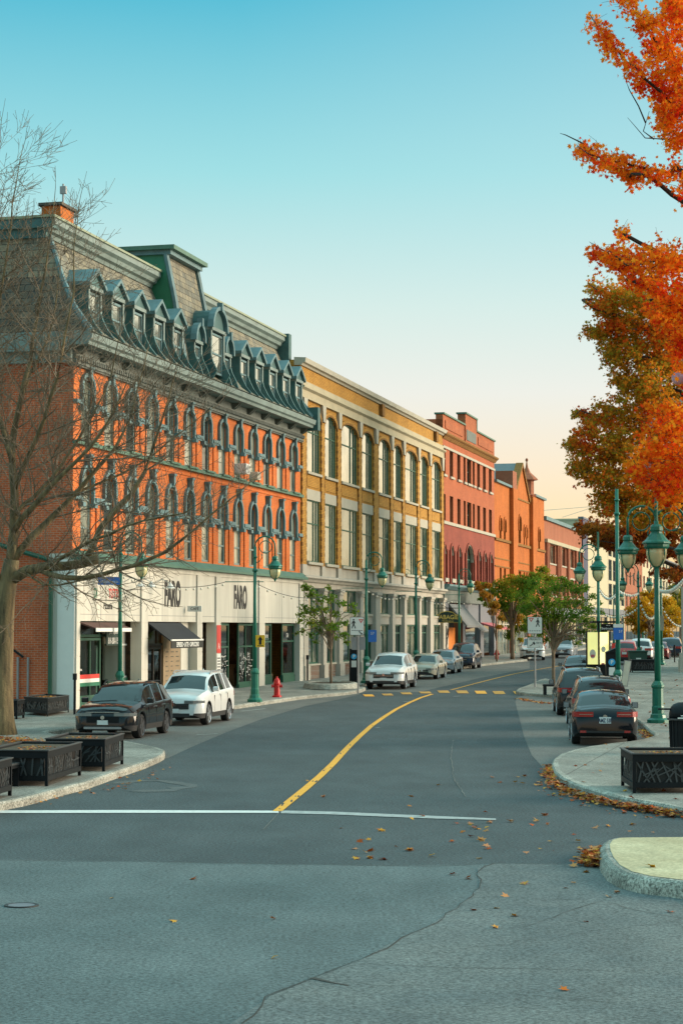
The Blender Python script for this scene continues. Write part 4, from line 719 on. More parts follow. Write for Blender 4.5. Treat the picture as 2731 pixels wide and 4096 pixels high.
B('ground_floor', MB().box(0, 28.65, -.05, .3, 3.4, 4.6).box(0, 1, -.05, .3, -.4, 3.4).box(8, 9.4, -.05, .3, -.4, 3.4).box(18, 19.4, -.05, .3, -.4, 3.4).box(27.6, 28.65, -.05, .3, -.4, 3.4), M['brickC'], b4)
for a, b_ in ((1, 8), (9.4, 18), (19.4, 27.6)): shopwin(b4, a, b_, -.1, 3.4, .1, (.25, .5, .75), (.8,), M['stone'], M['pane'])
# ---------------------------------------------------------------- B5
b5 = building('flat_roofed_brick_building', 'lower rust brick building with green capped parapet and pale window surrounds', 'building', (19.438, 191), (26.385, 219), 28.85)
w5 = [(2.6, 7.7), (11.1, 15.4), (17.5, 22), (23.8, 27.5)]
ops = [(a, b_, 8.5, 10.35) for a, b_ in w5] + [(a, b_, 5.35, 7.2) for a, b_ in w5]
mb = MB(); wall_open(mb, 0, 28.85, 4.2, 12.6, ops, .3); mb.box(0, 28.85, 12, 12.1, 0, 12.5).box(0, .01, .01, 12, 0, 12.6)
for x in (.5, 1.6, 8.2, 9.6, 10.4, 16, 16.8, 22.6, 23.2, 28): mb.box(x, x + .5, -.25, .02, 4.2, 10.4)
B('wall', mb, M['brickC'], b5); split('parapet_cap', MB().box(-.1, 28.9, -.25, 12, 12.55, 12.9), M['tealpale'], b5); B('band', MB().box(.3, 28.85, -.3, .02, 10.4, 10.75), M['belt'], b5)
for a, b_ in w5: window(b5, a, b_, 8.5, 10.35, M['brickC'], M['pane'], .2, (.4, .7), (), fw=.1); window(b5, a, b_, 5.35, 7.2, M['brickC'], M['pane'], .2, (.4, .7), (), fw=.1)
sl_ = MB(); [sl_.box(a - .1, b_ + .1, -.12, .1, 8.36, 8.5).box(a - .1, b_ + .1, -.12, .1, 7.2, 7.4).box(a - .1, b_ + .1, -.12, .1, 5.2, 5.35) for a, b_ in w5]; split('sill', sl_, M['stonepale'], b5)
B('ground_floor', MB().box(0, 28.85, -.1, .3, 3.3, 4.2).box(0, 1.5, -.1, .3, -.4, 3.3).box(14, 15, -.1, .3, -.4, 3.3).box(27.5, 28.85, -.1, .3, -.4, 3.3), M['greyf'], b5)
for a, b_ in ((1.5, 14), (15, 27.5)): shopwin(b5, a, b_, -.2, 3.3, .1, (.2, .4, .6, .8), (), M['greyf'], M['pane'])
# ---------------------------------------------------------------- far row
def far(name, label, z0, z1, h, wm, fm, specs, x0=None):
    X = lambda z: 26.385 + (z - 219) * .2482
    b = building(name, label, 'building', (X(z0), z0), (X(z1), z1), 0, 'far buildings at the bend of the street'); L = math.hypot(X(z1) - X(z0), z1 - z0)
    n = specs['n']; wd = L / n; a0, b0 = specs.get('w', (.25, .75)); ops = []
    for fl in range(specs['f']):
        z = 4.8 + fl * specs.get('fh', 3.0); ops += [(i * wd + wd * a0, i * wd + wd * b0, z, z + specs.get('wh', 1.7)) for i in range(n)]
    mb = MB(); wall_open(mb, 0, L, -.5, h, [o for o in ops] + [(.8, L - .8, .3, 3.3)], .3); mb.box(0, L, 10, 10.1, -.5, h).box(0, .01, .01, 10, -.5, h).box(L - .01, L, .01, 10, -.5, h).box(0, L, .3, 10, h - .3, h - .2)
    B('wall', mb, wm, b)
    for o in ops: window(b, *o, fm, M['paned'], .15, (.5,), (.5,), fw=.1)
    shopwin(b, .8, L - .8, .3, 3.3, .15, (.2, .4, .6, .8), (.8,), M['greyf'], M['paned'])
    B('fascia', MB().box(.3, L - .3, -.15, 0, 3.5, 4.3), specs.get('fa', M['greyf']), b); split('parapet_cap', MB().box(-.1, L + .1, -.2, .4, h, h + .2), specs.get('cap', M['greyf']), b)
    return b, L
bb, L = far('navy_panel_building', 'cream rendered building with a dark navy corner panel beyond the rust brick one', 219.3, 244, 14, M['creamf'], M['navy'], dict(n=4, f=0, w=(.7, .9)))
B('navy_panel', MB().box(-.02, 4.5, -.12, -.01, 4.4, 14), M['navy'], bb)
bb, L = far('modern_building', 'modern building with tall navy window bays and white fins far down the street', 244.2, 263, 13.5, M['creamf'], M['navy'], dict(n=4, f=3, w=(.12, .88), wh=2.6))
bb, L = far('plain_brick_building', 'plain brown brick building with narrow windows far down the street', 263.2, 287, 13, M['brickC'], M['ivory'], dict(n=5, f=3, w=(.3, .7)))
bb, L = far('red_framed_building', 'cream building with red window frames far down the street', 287.2, 314, 13.5, M['creamf'], M['red'], dict(n=5, f=3, w=(.25, .75), cap=M['red'], fa=M['red']))
bb, L = far('beige_building', 'beige building at the far end of the visible street', 314.2, 360, 13, M['belt'], M['stonepale'], dict(n=8, f=3))
# left: neighbouring orange wall beyond the corner is outside the frame; small pale building far left
b0 = thing('side_street_building', 'pink brick building with cream band behind the bare tree at the left edge', 'building', (-14.2, 95, g(95)), R(10))
mb = MB(); wall_open(mb, -14, 1.2, -.5, 15, [(-3 * k - 2.2, -3 * k - .9, z, z + 2) for k in range(4) for z in (6.3, 9.8)], .25); mb.box(1.19, 1.2, 0, 9, -.5, 15); B('wall', mb, M['brickA'], b0); B('band', MB().box(-14, 1.3, -.2, 0, 5.0, 6.0), M['creamf'], b0)
for k in range(4):
    for z in (6.3, 9.8): window(b0, -3 * k - 2.2, -3 * k - .9, z, z + 2, M['tealpale'], M['pane'], .15)
# right: stone building
br_ = thing('stone_building', 'tall beige stone building with pilasters at the right edge behind the maples', 'building', (20.1, 117.5, g(117)), math.atan2(.24, .97) * 0)
mb = MB(); ops = [(1.5 + k * 4, 3.7 + k * 4, z, z + 2.6) for k in range(6) for z in (5.6, 9.6, 13.6, 17.6)]; wall_open(mb, 0, 26, -.5, 23, ops, .4); mb.box(25.9, 26, .01, 12, -.5, 23).box(3, 26, 12, 12.1, -.5, 23)
mb.add([(0, 0, -.5), (3, 12, -.5), (3, 12, 23), (0, 0, 23)], [(0, 1, 2, 3)])
for k in range(7): mb.box(-.1 + k * 4, .7 + k * 4, -.35, .02, .9, 21.5)
B('wall', mb, M['stone'], br_); B('plinth', MB().box(-.3, 26.2, -.6, .05, -.5, .9).box(-.25, .85, -.5, .05, .9, 1.3), M['stone'], br_); B('cornice', MB().box(-.5, 26.3, -.7, .05, 21.5, 22.1).box(-.7, 26.4, -.9, .05, 22.1, 22.4).box(-.3, .9, -.45, .0, 16.5, 17.0), M['stonepale'], br_)
for o in ops: window(br_, *o, M['blackish'], M['pane'], .25, (.5,), (.5,), fw=.08)
# ================================================================ STREET LAMPS
def lantern(par, o, s=1.0):
    l = obj('lantern_cap', MB().lathe([(.03, .50), (.09, .49), (.13, .44), (.14, .36), (.12, .34), (.13, .30), (.24, .16), (.30, .12), (.31, .09), (.27, .07), (.27, .02), (.24, -.02), (.2, -.02)], 14), M['lampgreen'], par, smooth=False)
    l.location = o; l.scale = (s, s, s)
    obj('lamp_glass', MB().lathe([(.22, -.02), (.22, -.14), (.19, -.26), (.12, -.36), (.04, -.40)], 12), M['lampglass'], l, smooth=True)
    rb = MB()
    for k in range(4):
        a = k * math.pi / 2 + .5; rb.tube([(math.cos(a) * r, math.sin(a) * r, z) for r, z in ((.235, -.02), (.235, -.14), (.2, -.27), (.12, -.38), (.02, -.42))], .014, 4)
    rb.lathe([(.04, -.40), (.06, -.43), (.03, -.48), (.01, -.52)], 8); obj('lantern_rib', rb, M['lampgreen'], l)
def lamp(loc, ang, label, H=6.55, dr=0.8, s=1.0, double=False, grp='green street lamps', base=True, arms=None):
    t = thing('street_lamp', label, 'street lamp', loc, ang, grp)
    if base:
        obj('base', MB().lathe([(.30 * s, 0), (.30 * s, .1), (.22 * s, .16), (.2 * s, .26), (.17 * s, .30), (.17 * s, .5), (.155 * s, .55), (.15 * s, 1.1), (.18 * s, 1.14), (.18 * s, 1.2), (.11 * s, 1.34)], 10), M['lampgreen'], t)
    zt = H - .62 * dr / .8 if not double else H - .2
    r = dr / 2
    zarc = H - r
    obj('pole', MB().tube([(0, 0, 1.2), (0, 0, 3.5), (0, 0, zarc)], [.085 * s, .075 * s, .06 * s], 10).lathe([(.1 * s, zarc - 1.0), (.115 * s, zarc - .95), (.1 * s, zarc - .9)], 10).lathe([(.09 * s, zarc - .45), (.105 * s, zarc - .42), (.09 * s, zarc - .39)], 10), M['lampgreen'], t, smooth=True)
    for sd in ((1,) if arms is None else arms):
        ar = MB(); ar.tube([(sd * (r - r * math.cos(math.pi * k / 14)), 0, zarc + r * math.sin(math.pi * k / 14)) for k in range(15)] + [(sd * dr, 0, zarc - .48 * s)], .035 * s, 6)
        ar.tube([(sd * (r + .02 + .62 * r * math.cos(2 * math.pi * k / 16 + 2)), 0, zarc - .02 + .62 * r * math.sin(2 * math.pi * k / 16 + 2)) for k in range(17)], .02 * s, 5)
        ar.tube([(sd * .02, 0, zarc - .65), (sd * .16, 0, zarc - .6), (sd * .28, 0, zarc - .45), (sd * .26, 0, zarc - .28)], .02 * s, 5)
        obj('arm', ar, M['lampgreen'], t, smooth=True); lantern(t, (sd * dr, 0, zarc - .88 * s), s)
    if double:
        lantern(t, (0, 0, zarc - .72 * s), s * 1.28); obj('spire', MB().tube([(0, 0, zarc - .1), (0, 0, zarc + 1.0)], .05 * s, 8), M['lampgreen'], t)
    return t
def GL(x, y, h=.15): return G(x, y, h)
LA = lamp(GL(585, 1612), R(-5), 'green street lamp beside the red hydrant before the white cafe front')
def lp(x, Y, lab, **k):
    p = P(x, 1500, Y); return lamp((p.x, Y, g(Y) + .15), R(-5), lab, **k)
lp(276, 75, 'green street lamp behind the parked black car, carrying a blue street name sign')
LB = lp(841, 100, 'green street lamp between the parking meter and the white car'); LC = lp(955, 116, 'green street lamp before the yellow brick building, third along the left kerb')
LD = lp(1054, 139, 'green street lamp before the red brick building, beside the tobacconist sign'); lp(1176, 172, 'green street lamp half hidden by the trees before the gabled building')
RL = lamp(GL(1510, 1660), R(8), 'nearest green street lamp on the right with three lanterns and a thick base', H=6.95, dr=.95, s=1.2, double=True, arms=(-1, 1))
lamp(GL(1419, 1618), R(8), 'green street lamp rising beside the parked dark cars with the blue bus sign', H=8.7, dr=.8, s=1.1, arms=())
p = P(1374, 1500, 90); lamp((p.x, 90, g(90) + .15), R(5), 'green street lamp with hanging and post top lanterns above the yellow advertising panel', H=6.6, dr=.85, s=1.0, double=True, arms=(-1,))
def lp2(x, Y, lab, H, rot=5, **k):
    p = P(x, 1500, Y); return lamp((p.x, Y, g(Y) + .15), R(rot), lab, H=H, **k)
l5 = lp2(1466, 125, 'green street lamp beside the dark green wheeled bin on the right', 6.6, arms=(-1,), dr=1.0); l6 = lp2(1518, 134, 'green street lamp with a small notice before the golden tree', 6.6, arms=(-1,), dr=.8)
lp2(1409, 205, 'small distant green street lamp left of the golden tree', 6.4, arms=(1,), dr=.8); lp2(1476, 222, 'most distant green street lamp in front of the golden tree', 6.4, arms=(1,), dr=.7)
lp2(1582, 146, 'green street lamp half hidden by the stone pilaster at the right edge', 6.6, arms=(-1,), dr=.9)
# banner rods with string lights
bulb_me = MB().ball((0, 0, -.09), .05, 6, 4).mesh('bulb', True); bulb_me.materials.append(M['cast'])
def string(a, b, sag, n, label, rb=1.0):
    t = thing('string_lights', label, 'string lights', tuple(a), 0, 'bulb strings between the lamp posts'); a, b = Vector(a), Vector(b)
    pt = lambda u: a.lerp(b, u) - a - Vector((0, 0, 4 * sag * u * (1 - u)))
    obj('wire', MB().tube([pt(k / 16) for k in range(17)], .012, 4), M['black'], t)
    for k in range(n):
        o = bpy.data.objects.new('bulb', bulb_me); COL.objects.link(o); o.parent = t; o.location = pt((k + .5) / n); o.scale = (rb, rb, rb)
def rod(par, x0, x1, z): obj('bracket_rod', MB().tube([(x0, 0, z), (x1, 0, z)], .018, 5), M['lampgreen'], par)
for l_ in (LA, LB, LC, LD): rod(l_, -1.2, .35, 4.75)
Lp = [P(230, 1322, 68), P(276, 1318, 75), P(520, 1336, 81), P(585, 1338, 83), P(790, 1356, 98), P(841, 1352, 100), P(930, 1366, 115), P(955, 1366, 116), P(1040, 1378, 138), P(1176, 1380, 172)]
string(Lp[1], Lp[2] , .35, 14, 'string of bulbs sagging across the cafe signs'); string(Lp[3], Lp[4], .5, 12, 'string of bulbs from the hydrant lamp towards the young tree')
string(Lp[5], Lp[6], .3, 10, 'string of bulbs before the yellow building, left one'); string(Lp[7], Lp[8], .3, 10, 'string of bulbs before the yellow building, right one'); string(Lp[8], Lp[9], .3, 10, 'string of bulbs above the tobacconist awning')
string(P(1508, 1345, 66), P(1590, 1290, 60), .35, 22, 'thick string of white bulbs at the nearest right lamp', 1.3); string(P(1376, 1350, 90), P(1419, 1352, 82), .35, 12, 'string of white bulbs left of the bus sign lamp', 1.3)
string(P(1421, 1352, 83), P(1466, 1358, 120), .15, 10, 'string of white bulbs right of the bus sign lamp', 1.4); string(P(1466, 1370, 125), P(1512, 1390, 134), 1.0, 14, 'drooping bulb string before the red framed building', 1.6)
string(P(1375, 1400, 130), P(1466, 1390, 125), .5, 16, 'bulb string between two distant lamps behind the locust tree', 1.5); string(P(1518, 1388, 134), P(1590, 1415, 130), .9, 16, 'drooping bulb string near the stone pilaster', 1.4)
tag(obj('power_line', MB().tube([P(1248, 1172, 215), P(1300, 1168, 215), P(1400, 1160, 215)], .025, 4).tube([P(1290, 1188, 215), P(1340, 1172, 215), P(1400, 1150, 215)], .025, 4), M['ivory']), 'two thin overhead lines crossing the sky beside the maple', 'power line')
# ================================================================ SIGNS
def rrect(w, h, r=.05, n=4):
    q = []
    for cx, cz, a0 in ((w / 2 - r, h / 2 - r, 0), (-w / 2 + r, h / 2 - r, 90), (-w / 2 + r, -h / 2 + r, 180), (w / 2 - r, -h / 2 + r, 270)):
        for k in range(n + 1): a = R(a0 + 90 * k / n); q.append((cx + r * math.cos(a), cz + r * math.sin(a)))
    return q
def plate_(par, w, h, m, x, z, y=-.06, name='sign_plate', border=True, mb2=None, t=.012):
    p_ = [(x + a, z + b) for a, b in rrect(w, h)]
    if border:
        o = obj(name, MB().prism(p_, y, y + t, 'y'), mb2 or M['signblack'], par); p2 = [(x + a, z + b) for a, b in rrect(w - .035, h - .035)]
        obj('face', MB().prism(p2, y - .004, y, 'y'), m, o); return o
    return obj(name, MB().prism(p_, y, y + t, 'y'), m, par)
def walker(mb, x, z, s, y, fl=1):
    mb.prism([(x + .045 * s * math.cos(a), z + .42 * s + .045 * s * math.sin(a)) for a in [k * math.pi / 5 for k in range(10)]], y - .004, y, 'y')
    for poly in ([(-.05, .36), (.05, .36), (.04, .14), (-.04, .14)], [(-.04, .16), (.02, .16), (-.07, -.06), (-.12, -.06)], [(-.01, .16), (.045, .16), (.13, -.06), (.08, -.07)], [(-.05, .34), (-.02, .30), (-.11, .16), (-.13, .18)], [(.05, .34), (.02, .30), (.10, .2), (.12, .22)]):
        mb.prism([(x + fl * a * s, z + b * s) for a, b in poly], y - .004, y, 'y')
def post(par, h, r=.03): obj('post', MB().tube([(0, 0, -.05), (0, 0, h)], r, 8), M['steel'], par)
p = GL(822, 1590, .12); t = thing('crossing_sign', 'white pedestrian crossing sign with red triangle and arrow, beside the young tree', 'road sign', p, R(2)); post(t, 3.35, .04)
plate_(t, .64, .82, M['signwhite'], -.05, 2.95); k_ = MB(); walker(k_, -.2, 2.9, .8, -.066)
for j in range(5): k_.box(-.28 + j * .1, -.21 + j * .1, -.07, -.066, 2.74, 2.765)
k_.prism([(.02, 2.72), (.06, 2.74), (.16, 2.62), (.2, 2.66), (.2, 2.58), (.12, 2.58), (.13, 2.6)], -.07, -.066, 'y'); obj('symbol', k_, M['signblack'], t)
obj('triangle', MB().prism([(.02, 3.26), (.24, 3.26), (.13, 3.08)], -.07, -.066, 'y'), M['red'], t); obj('triangle_centre', MB().prism([(.08, 3.23), (.18, 3.23), (.13, 3.15)], -.073, -.070, 'y'), M['signwhite'], t)
plate_(t, .62, .58, M['steel'], .02, 2.18, border=False, y=.05, name='sign_back')
p = GL(1228, 1580, .12); t = thing('priority_sign', 'white pedestrian crossing sign over a PRIORITE plate, beside the bench', 'road sign', p, R(-4)); post(t, 3.35, .04)
plate_(t, .70, .80, M['signwhite'], .0, 2.95); k_ = MB(); walker(k_, .14, 2.93, .78, -.066, -1)
for j in range(5): k_.box(-.26 + j * .11, -.19 + j * .11, -.07, -.066, 2.68, 2.705)
obj('symbol', k_, M['signblack'], t); obj('triangle', MB().prism([(-.29, 3.29), (-.05, 3.29), (-.17, 3.11)], -.07, -.066, 'y'), M['red'], t); obj('triangle_centre', MB().prism([(-.23, 3.26), (-.11, 3.26), (-.17, 3.17)], -.073, -.070, 'y'), M['signwhite'], t)
s = plate_(t, .72, .52, M['signwhite'], .0, 2.13); text('PRIORITÉ', .13, M['signblack'], s, (.0, -.07, 2.29)); text('100 %', .11, M['signblack'], s, (.17, -.07, 2.12)); text('ici', .07, M['signblack'], s, (.2, -.07, 1.97))
obj('symbol', MB().prism([(-.26, 1.98), (-.24, 1.95), (-.08, 2.06), (-.1, 2.09)], -.07, -.066, 'y').prism([(-.12, 2.12), (-.03, 2.03), (.02, 2.08), (-.04, 2.19)], -.07, -.066, 'y'), M['signblack'], t)
# signs on lamps
def on_lamp(l_, nm, lab, cat, x, z, w, h, m, y=-.14, rz=0, lines=()):
    t = thing(nm, lab, cat, tuple(Vector(l_.location) + Vector((x, y, z))), rz); o = obj('sign_plate', MB().prism(rrect(w, h, .03), -.01, .01, 'y'), m, t)
    for (b, sz, xx, zz, mm) in lines: text(b, sz, M[mm], t, (xx, -.016, zz))
    obj('clamp', MB().box(-.04, .04, .01, .10, -.06, .0), M['steel'], t); return t
L1 = [o for o in COL.objects if o.get('label', '').startswith('green street lamp behind the parked black')][0]
t = on_lamp(L1, 'street_name_sign', 'blue street name sign fixed to the lamp before the pizzeria', 'street sign', -.42, 4.72, .82, .3, M['blue'], lines=(('Wellington', .15, .02, -.03, 'signwhite'), ('rue', .06, -.25, .09, 'signwhite')))
t = on_lamp(LA, 'yellow_notice', 'yellow square notice with black arrow on the lamp by the hydrant', 'notice', .22, 2.4, .36, .48, M['signyellow'], lines=())
obj('symbol', MB().prism([(-.05, -.14), (.05, -.14), (.05, .05), (.1, .05), (0, .2), (-.1, .05), (-.05, .05)], -.014, -.011, 'y').box(-.12, .12, -.014, -.011, -.2, -.17), M['signblack'], t)
on_lamp(LB, 'bus_stop_sign', 'blue and white bus stop sign on the lamp behind the crossing sign', 'bus sign', .3, 2.35, .42, .6, M['blue'], lines=(('57', .18, 0, .12, 'signwhite'),))
L3 = [o for o in COL.objects if 'with the blue bus sign' in o.get('label', '')][0]
t = on_lamp(L3, 'bus_stop_sign', 'blue bus stop sign with white header right of the advertising panel', 'bus sign', 0, 2.72, .38, .46, M['blue'], lines=(('57', .14, .08, .08, 'signwhite'),)); obj('header', MB().box(-.19, .19, -.016, .01, .235, .37), M['signwhite'], t)
t = thing('tilted_board', 'pale leaning notice board beside the parking machine on the right', 'notice board', tuple(Vector(L3.location) + Vector((.22, -.2, 1.1))), 0); obj('board', MB().prism([(-.14, -.35), (.08, -.38), (.24, .55), (.02, .58)], -.02, 0, 'y'), M['ivory'], t); obj('border', MB().prism([(-.17, -.38), (.11, -.41), (.27, .58), (-.01, .61)], 0, .02, 'y'), M['steel'], t)
on_lamp(l6, 'small_notice', 'narrow pale blue notice on the lamp before the golden tree', 'notice', 0, 2.8, .3, 1.0, M['paneb'])
# tobacconist sign
p = P(1026, 1421, 140); t = thing('shop_sign', 'dark green hanging TABAGIE shop sign with gold lettering', 'shop sign', p, 0)
sh = [(-.95, -.25), (.95, -.25), (1.0, 0), (.9, .22), (.55, .28), (.4, .42), (0, .5), (-.4, .42), (-.55, .28), (-.9, .22), (-1.0, 0)]
obj('gold_edge', MB().prism([(a * 1.06, b * 1.12) for a, b in sh], 0, .04, 'y'), M['gold'], t); sb = obj('board', MB().prism(sh, -.02, .0, 'y'), M['shopdark'], t)
text('TABAGIE', .42, M['gold'], sb, (0, -.03, .1), sx=.95, off=.008); text('Wellington', .18, M['gold'], sb, (.05, -.03, -.16)); obj('bracket', MB().tube([(-1.3, .3, .75), (1.0, .02, .75)], .03, 6).tube([(0, .02, .5), (0, .02, .75)], .02, 5).tube([(-.9, .3, 1.3), (0, .02, .78)], .02, 5), M['blackish'], t)
# ================================================================ FURNITURE
def hydrant(loc, lab):
    t = thing('fire_hydrant', lab, 'fire hydrant', loc, 0, 'red fire hydrants')
    obj('barrel', MB().lathe([(.2, 0), (.2, .06), (.13, .09), (.12, .5), (.15, .53), (.15, .58), (.13, .6), (.12, .7), (.07, .78), (.035, .8), (.035, .86)], 12), M['hydrant'], t, smooth=False)
    for sx_ in (-1, 1): obj('nozzle', MB().tube([(0, 0, .46), (sx_ * .2, 0, .46)], .06, 8).tube([(sx_ * .2, 0, .46), (sx_ * .23, 0, .46)], .075, 8), M['hydrant'], t)
    obj('nozzle', MB().tube([(0, 0, .42), (0, -.22, .42)], .075, 8), M['hydrant'], t)
hydrant(GL(636, 1601), 'red fire hydrant on the pavement before the cafe window'); hydrant(P(1140, 1516, 150), 'distant red fire hydrant before the gabled building')
def meter(loc, lab, h=1.75, w=.42):
    t = thing('parking_machine', lab, 'parking machine', loc, R(3)); obj('cabinet', MB().box(-w / 2, w / 2, -.16, .16, 0, h), M['black'], t, bevel=.02)
    obj('badge', MB().prism([(.14 * math.cos(a), h - .38 + .14 * math.sin(a)) for a in [k * math.pi / 8 for k in range(16)]], -.172, -.162, 'y'), M['bluep'], t); text('P', .2, M['signwhite'], t, (0, -.176, h - .38), off=.006); obj('notice', MB().box(-.12, .12, -.17, -.162, h - .9, h - .58), M['signwhite'], t); return t
meter(GL(812, 1572), 'black parking machine with round blue P badge beside the left crossing sign')
p = P(1402, 1500, 79); t = meter((p.x, 79, g(79) + .15), 'black parking machine with solar hood beside the parked cars on the right', 1.95, .42); obj('solar_hood', MB().prism([(-.25, 1.95), (.25, 1.95), (.34, 2.2)], -.2, .2, 'y'), M['black'], t)
def bikepost(x, y, h, lab): 
    p = GL(x, y); t = thing('parking_post', lab, 'post', p, 0, 'thin black posts'); obj('post', MB().tube([(0, 0, 0), (0, 0, h)], .045, 8), M['black'], t); obj('head', MB().tube([(0, 0, h), (0, 0, h + .22)], .075, 8), M['black'], t)
bikepost(706, 1563, 1.1, 'thin black post before the first stone bay of the yellow building'); bikepost(793, 1548, 1.1, 'thin black post just left of the blue badged parking machine'); bikepost(1548, 1521, 1.0, 'thin black post near the stone building plinth'); bikepost(172, 1641, 1.2, 'thin black post at the left corner of the pizzeria front')
# chalkboard
p = GL(197, 1604); t = thing('chalkboard', 'tall chalkboard menu with orange frame outside the pizzeria', 'chalkboard', (p.x, p.y, p.z + .05), R(20)); obj('frame', MB().box(-.17, .17, -.02, .03, 0, .75), M['signyellow'], t); s = obj('board', MB().box(-.14, .14, -.03, -.021, .03, .72), M['blackish'], t)
for j, wd in enumerate(('MENU', 'PROMO', '2 pour 1', 'PIZZA', 'SALADE')): text(wd, .1, M['signwhite'], s, (0, -.034, .64 - j * .13), sx=.7)
# planters with cut leaf pattern
def planter(c0, cx, cy, h, lab, nx=1.0, leafc=True, grp='black metal planters with cut-out leaf panels'):
    # c0: near bottom corner; cx, cy: vectors along its two visible sides
    c0, cx, cy = Vector(c0), Vector(cx), Vector(cy); t = thing('planter', lab, 'planter', tuple(c0), 0, grp); L1, L2 = cx.length, cy.length; ux, uy = cx.normalized(), cy.normalized()
    def Pt(a, b, z): v = ux * a + uy * b; return (v.x, v.y, z)
    def bx(mb, a0, a1, b0, b1, z0, z1):
        mb.add([Pt(a0, b0, z0), Pt(a1, b0, z0), Pt(a1, b1, z0), Pt(a0, b1, z0), Pt(a0, b0, z1), Pt(a1, b0, z1), Pt(a1, b1, z1), Pt(a0, b1, z1)], [(0, 3, 2, 1), (4, 5, 6, 7), (0, 1, 5, 4), (1, 2, 6, 5), (2, 3, 7, 6), (3, 0, 4, 7)])
    fr = MB(); e = .06
    for a, b in ((0, 0), (L1 - e, 0), (0, L2 - e), (L1 - e, L2 - e)): bx(fr, a, a + e, b, b + e, 0, h - .002)
    bx(fr, e, L1 - e, 0, e, .1, .2); bx(fr, e, L1 - e, 0, e, h - .14, h - .004); bx(fr, 0, e, e, L2 - e, .1, .2); bx(fr, 0, e, e, L2 - e, h - .14, h - .004); bx(fr, e, L1 - e, L2 - e, L2, h - .14, h - .004); bx(fr, L1 - e, L1, e, L2 - e, h - .14, h - .004)
    obj('frame', fr, M['black'], t); rim = MB(); bx(rim, -.02, L1 + .02, -.02, .05, h - .002, h + .02); bx(rim, -.02, L1 + .02, L2 - .05, L2 + .02, h - .002, h + .02); bx(rim, -.02, .05, .05, L2 - .05, h - .002, h + .02); bx(rim, L1 - .05, L1 + .02, .05, L2 - .05, h - .002, h + .02); obj('rim', rim, M['planterrim'], t)
    ins = MB(); bx(ins, .09, L1 - .03, .09, L2 - .03, .12, h - .12); obj('liner', ins, M['signblack'], t); so = MB(); bx(so, .07, L1 - .07, .07, L2 - .07, h - .12, h - .03); obj('soil', so, M['soil'], t)
    pat = MB()
    for side in (0, 1):
        L = (L1, L2)[side]; n = int(L / .11)
        for k in range(n):
            x0 = e + (L - 2 * e) * (k + .5) / n; x1 = min(max(x0 + random.uniform(-.35, .35), e + .02), L - e - .02); z0, z1 = .2, h - .14
            w = .016; poly = [(x0 - w, z0), (x0 + w, z0), (x1 + w, z1), (x1 - w, z1)]
            if random.random() < .4: zz = random.uniform(z0 + .1, z1 - .1); poly = [(x0 - w, z0), (x0 + w, z0), ((x0 + x1) / 2 + .05 + w, zz), (x1, z1), (x1 - 2 * w, z1), ((x0 + x1) / 2 + .05 - w, zz)]
            dep = (.025, .035)
            v = [Pt(a, dep[0], z) if side == 0 else Pt(dep[0], a, z) for a, z in poly] + [Pt(a, dep[1], z) if side == 0 else Pt(dep[1], a, z) for a, z in poly]; m_ = len(poly)
            pat.add(v, [tuple(range(m_)), tuple(range(m_, 2 * m_))[::-1]] + [(i, (i + 1) % m_, m_ + (i + 1) % m_, m_ + i) for i in range(m_)])
        zc = h / 2 + .03
        for k in range(int(L / .3)):
            a0 = e + random.uniform(0, L - 2 * e - .3); dz = random.uniform(-.15, .15); poly = [(a0, zc + dz - .012), (a0 + .3, zc - dz - .012), (a0 + .3, zc - dz + .012), (a0, zc + dz + .012)]
            v = [Pt(a, .02, z) if side == 0 else Pt(.02, a, z) for a, z in poly]; pat.add(v, [(0, 1, 2, 3)])
    obj('leaf_panel', pat, M['planterrim'], t)
    if leafc:
        me = leaf_mesh([(tuple(ux * L1 / 2 + uy * L2 / 2 + Vector((0, 0, h - .04))), (L1 * .34, L2 * .34, .02))], int(90 * nx), .07, flat=True); o = obj('dead_leaves', me, M['litter'], t); o['kind'] = 'stuff'
    return t
M['planterrim'] = mat('planter_rim', (.05, .055, .058), .35)
LEAF = {'maple': [(0, -.5), (.12, -.2), (.5, -.25), (.3, .02), (.48, .3), (.16, .2), (0, .55), (-.16, .2), (-.48, .3), (-.3, .02), (-.5, -.25), (-.12, -.2)], 'small': [(0, -.5), (.28, -.1), (.18, .3), (0, .5), (-.2, .3), (-.28, -.1)], 'thin': [(0, -.5), (.2, 0), (0, .5), (-.2, 0)]}
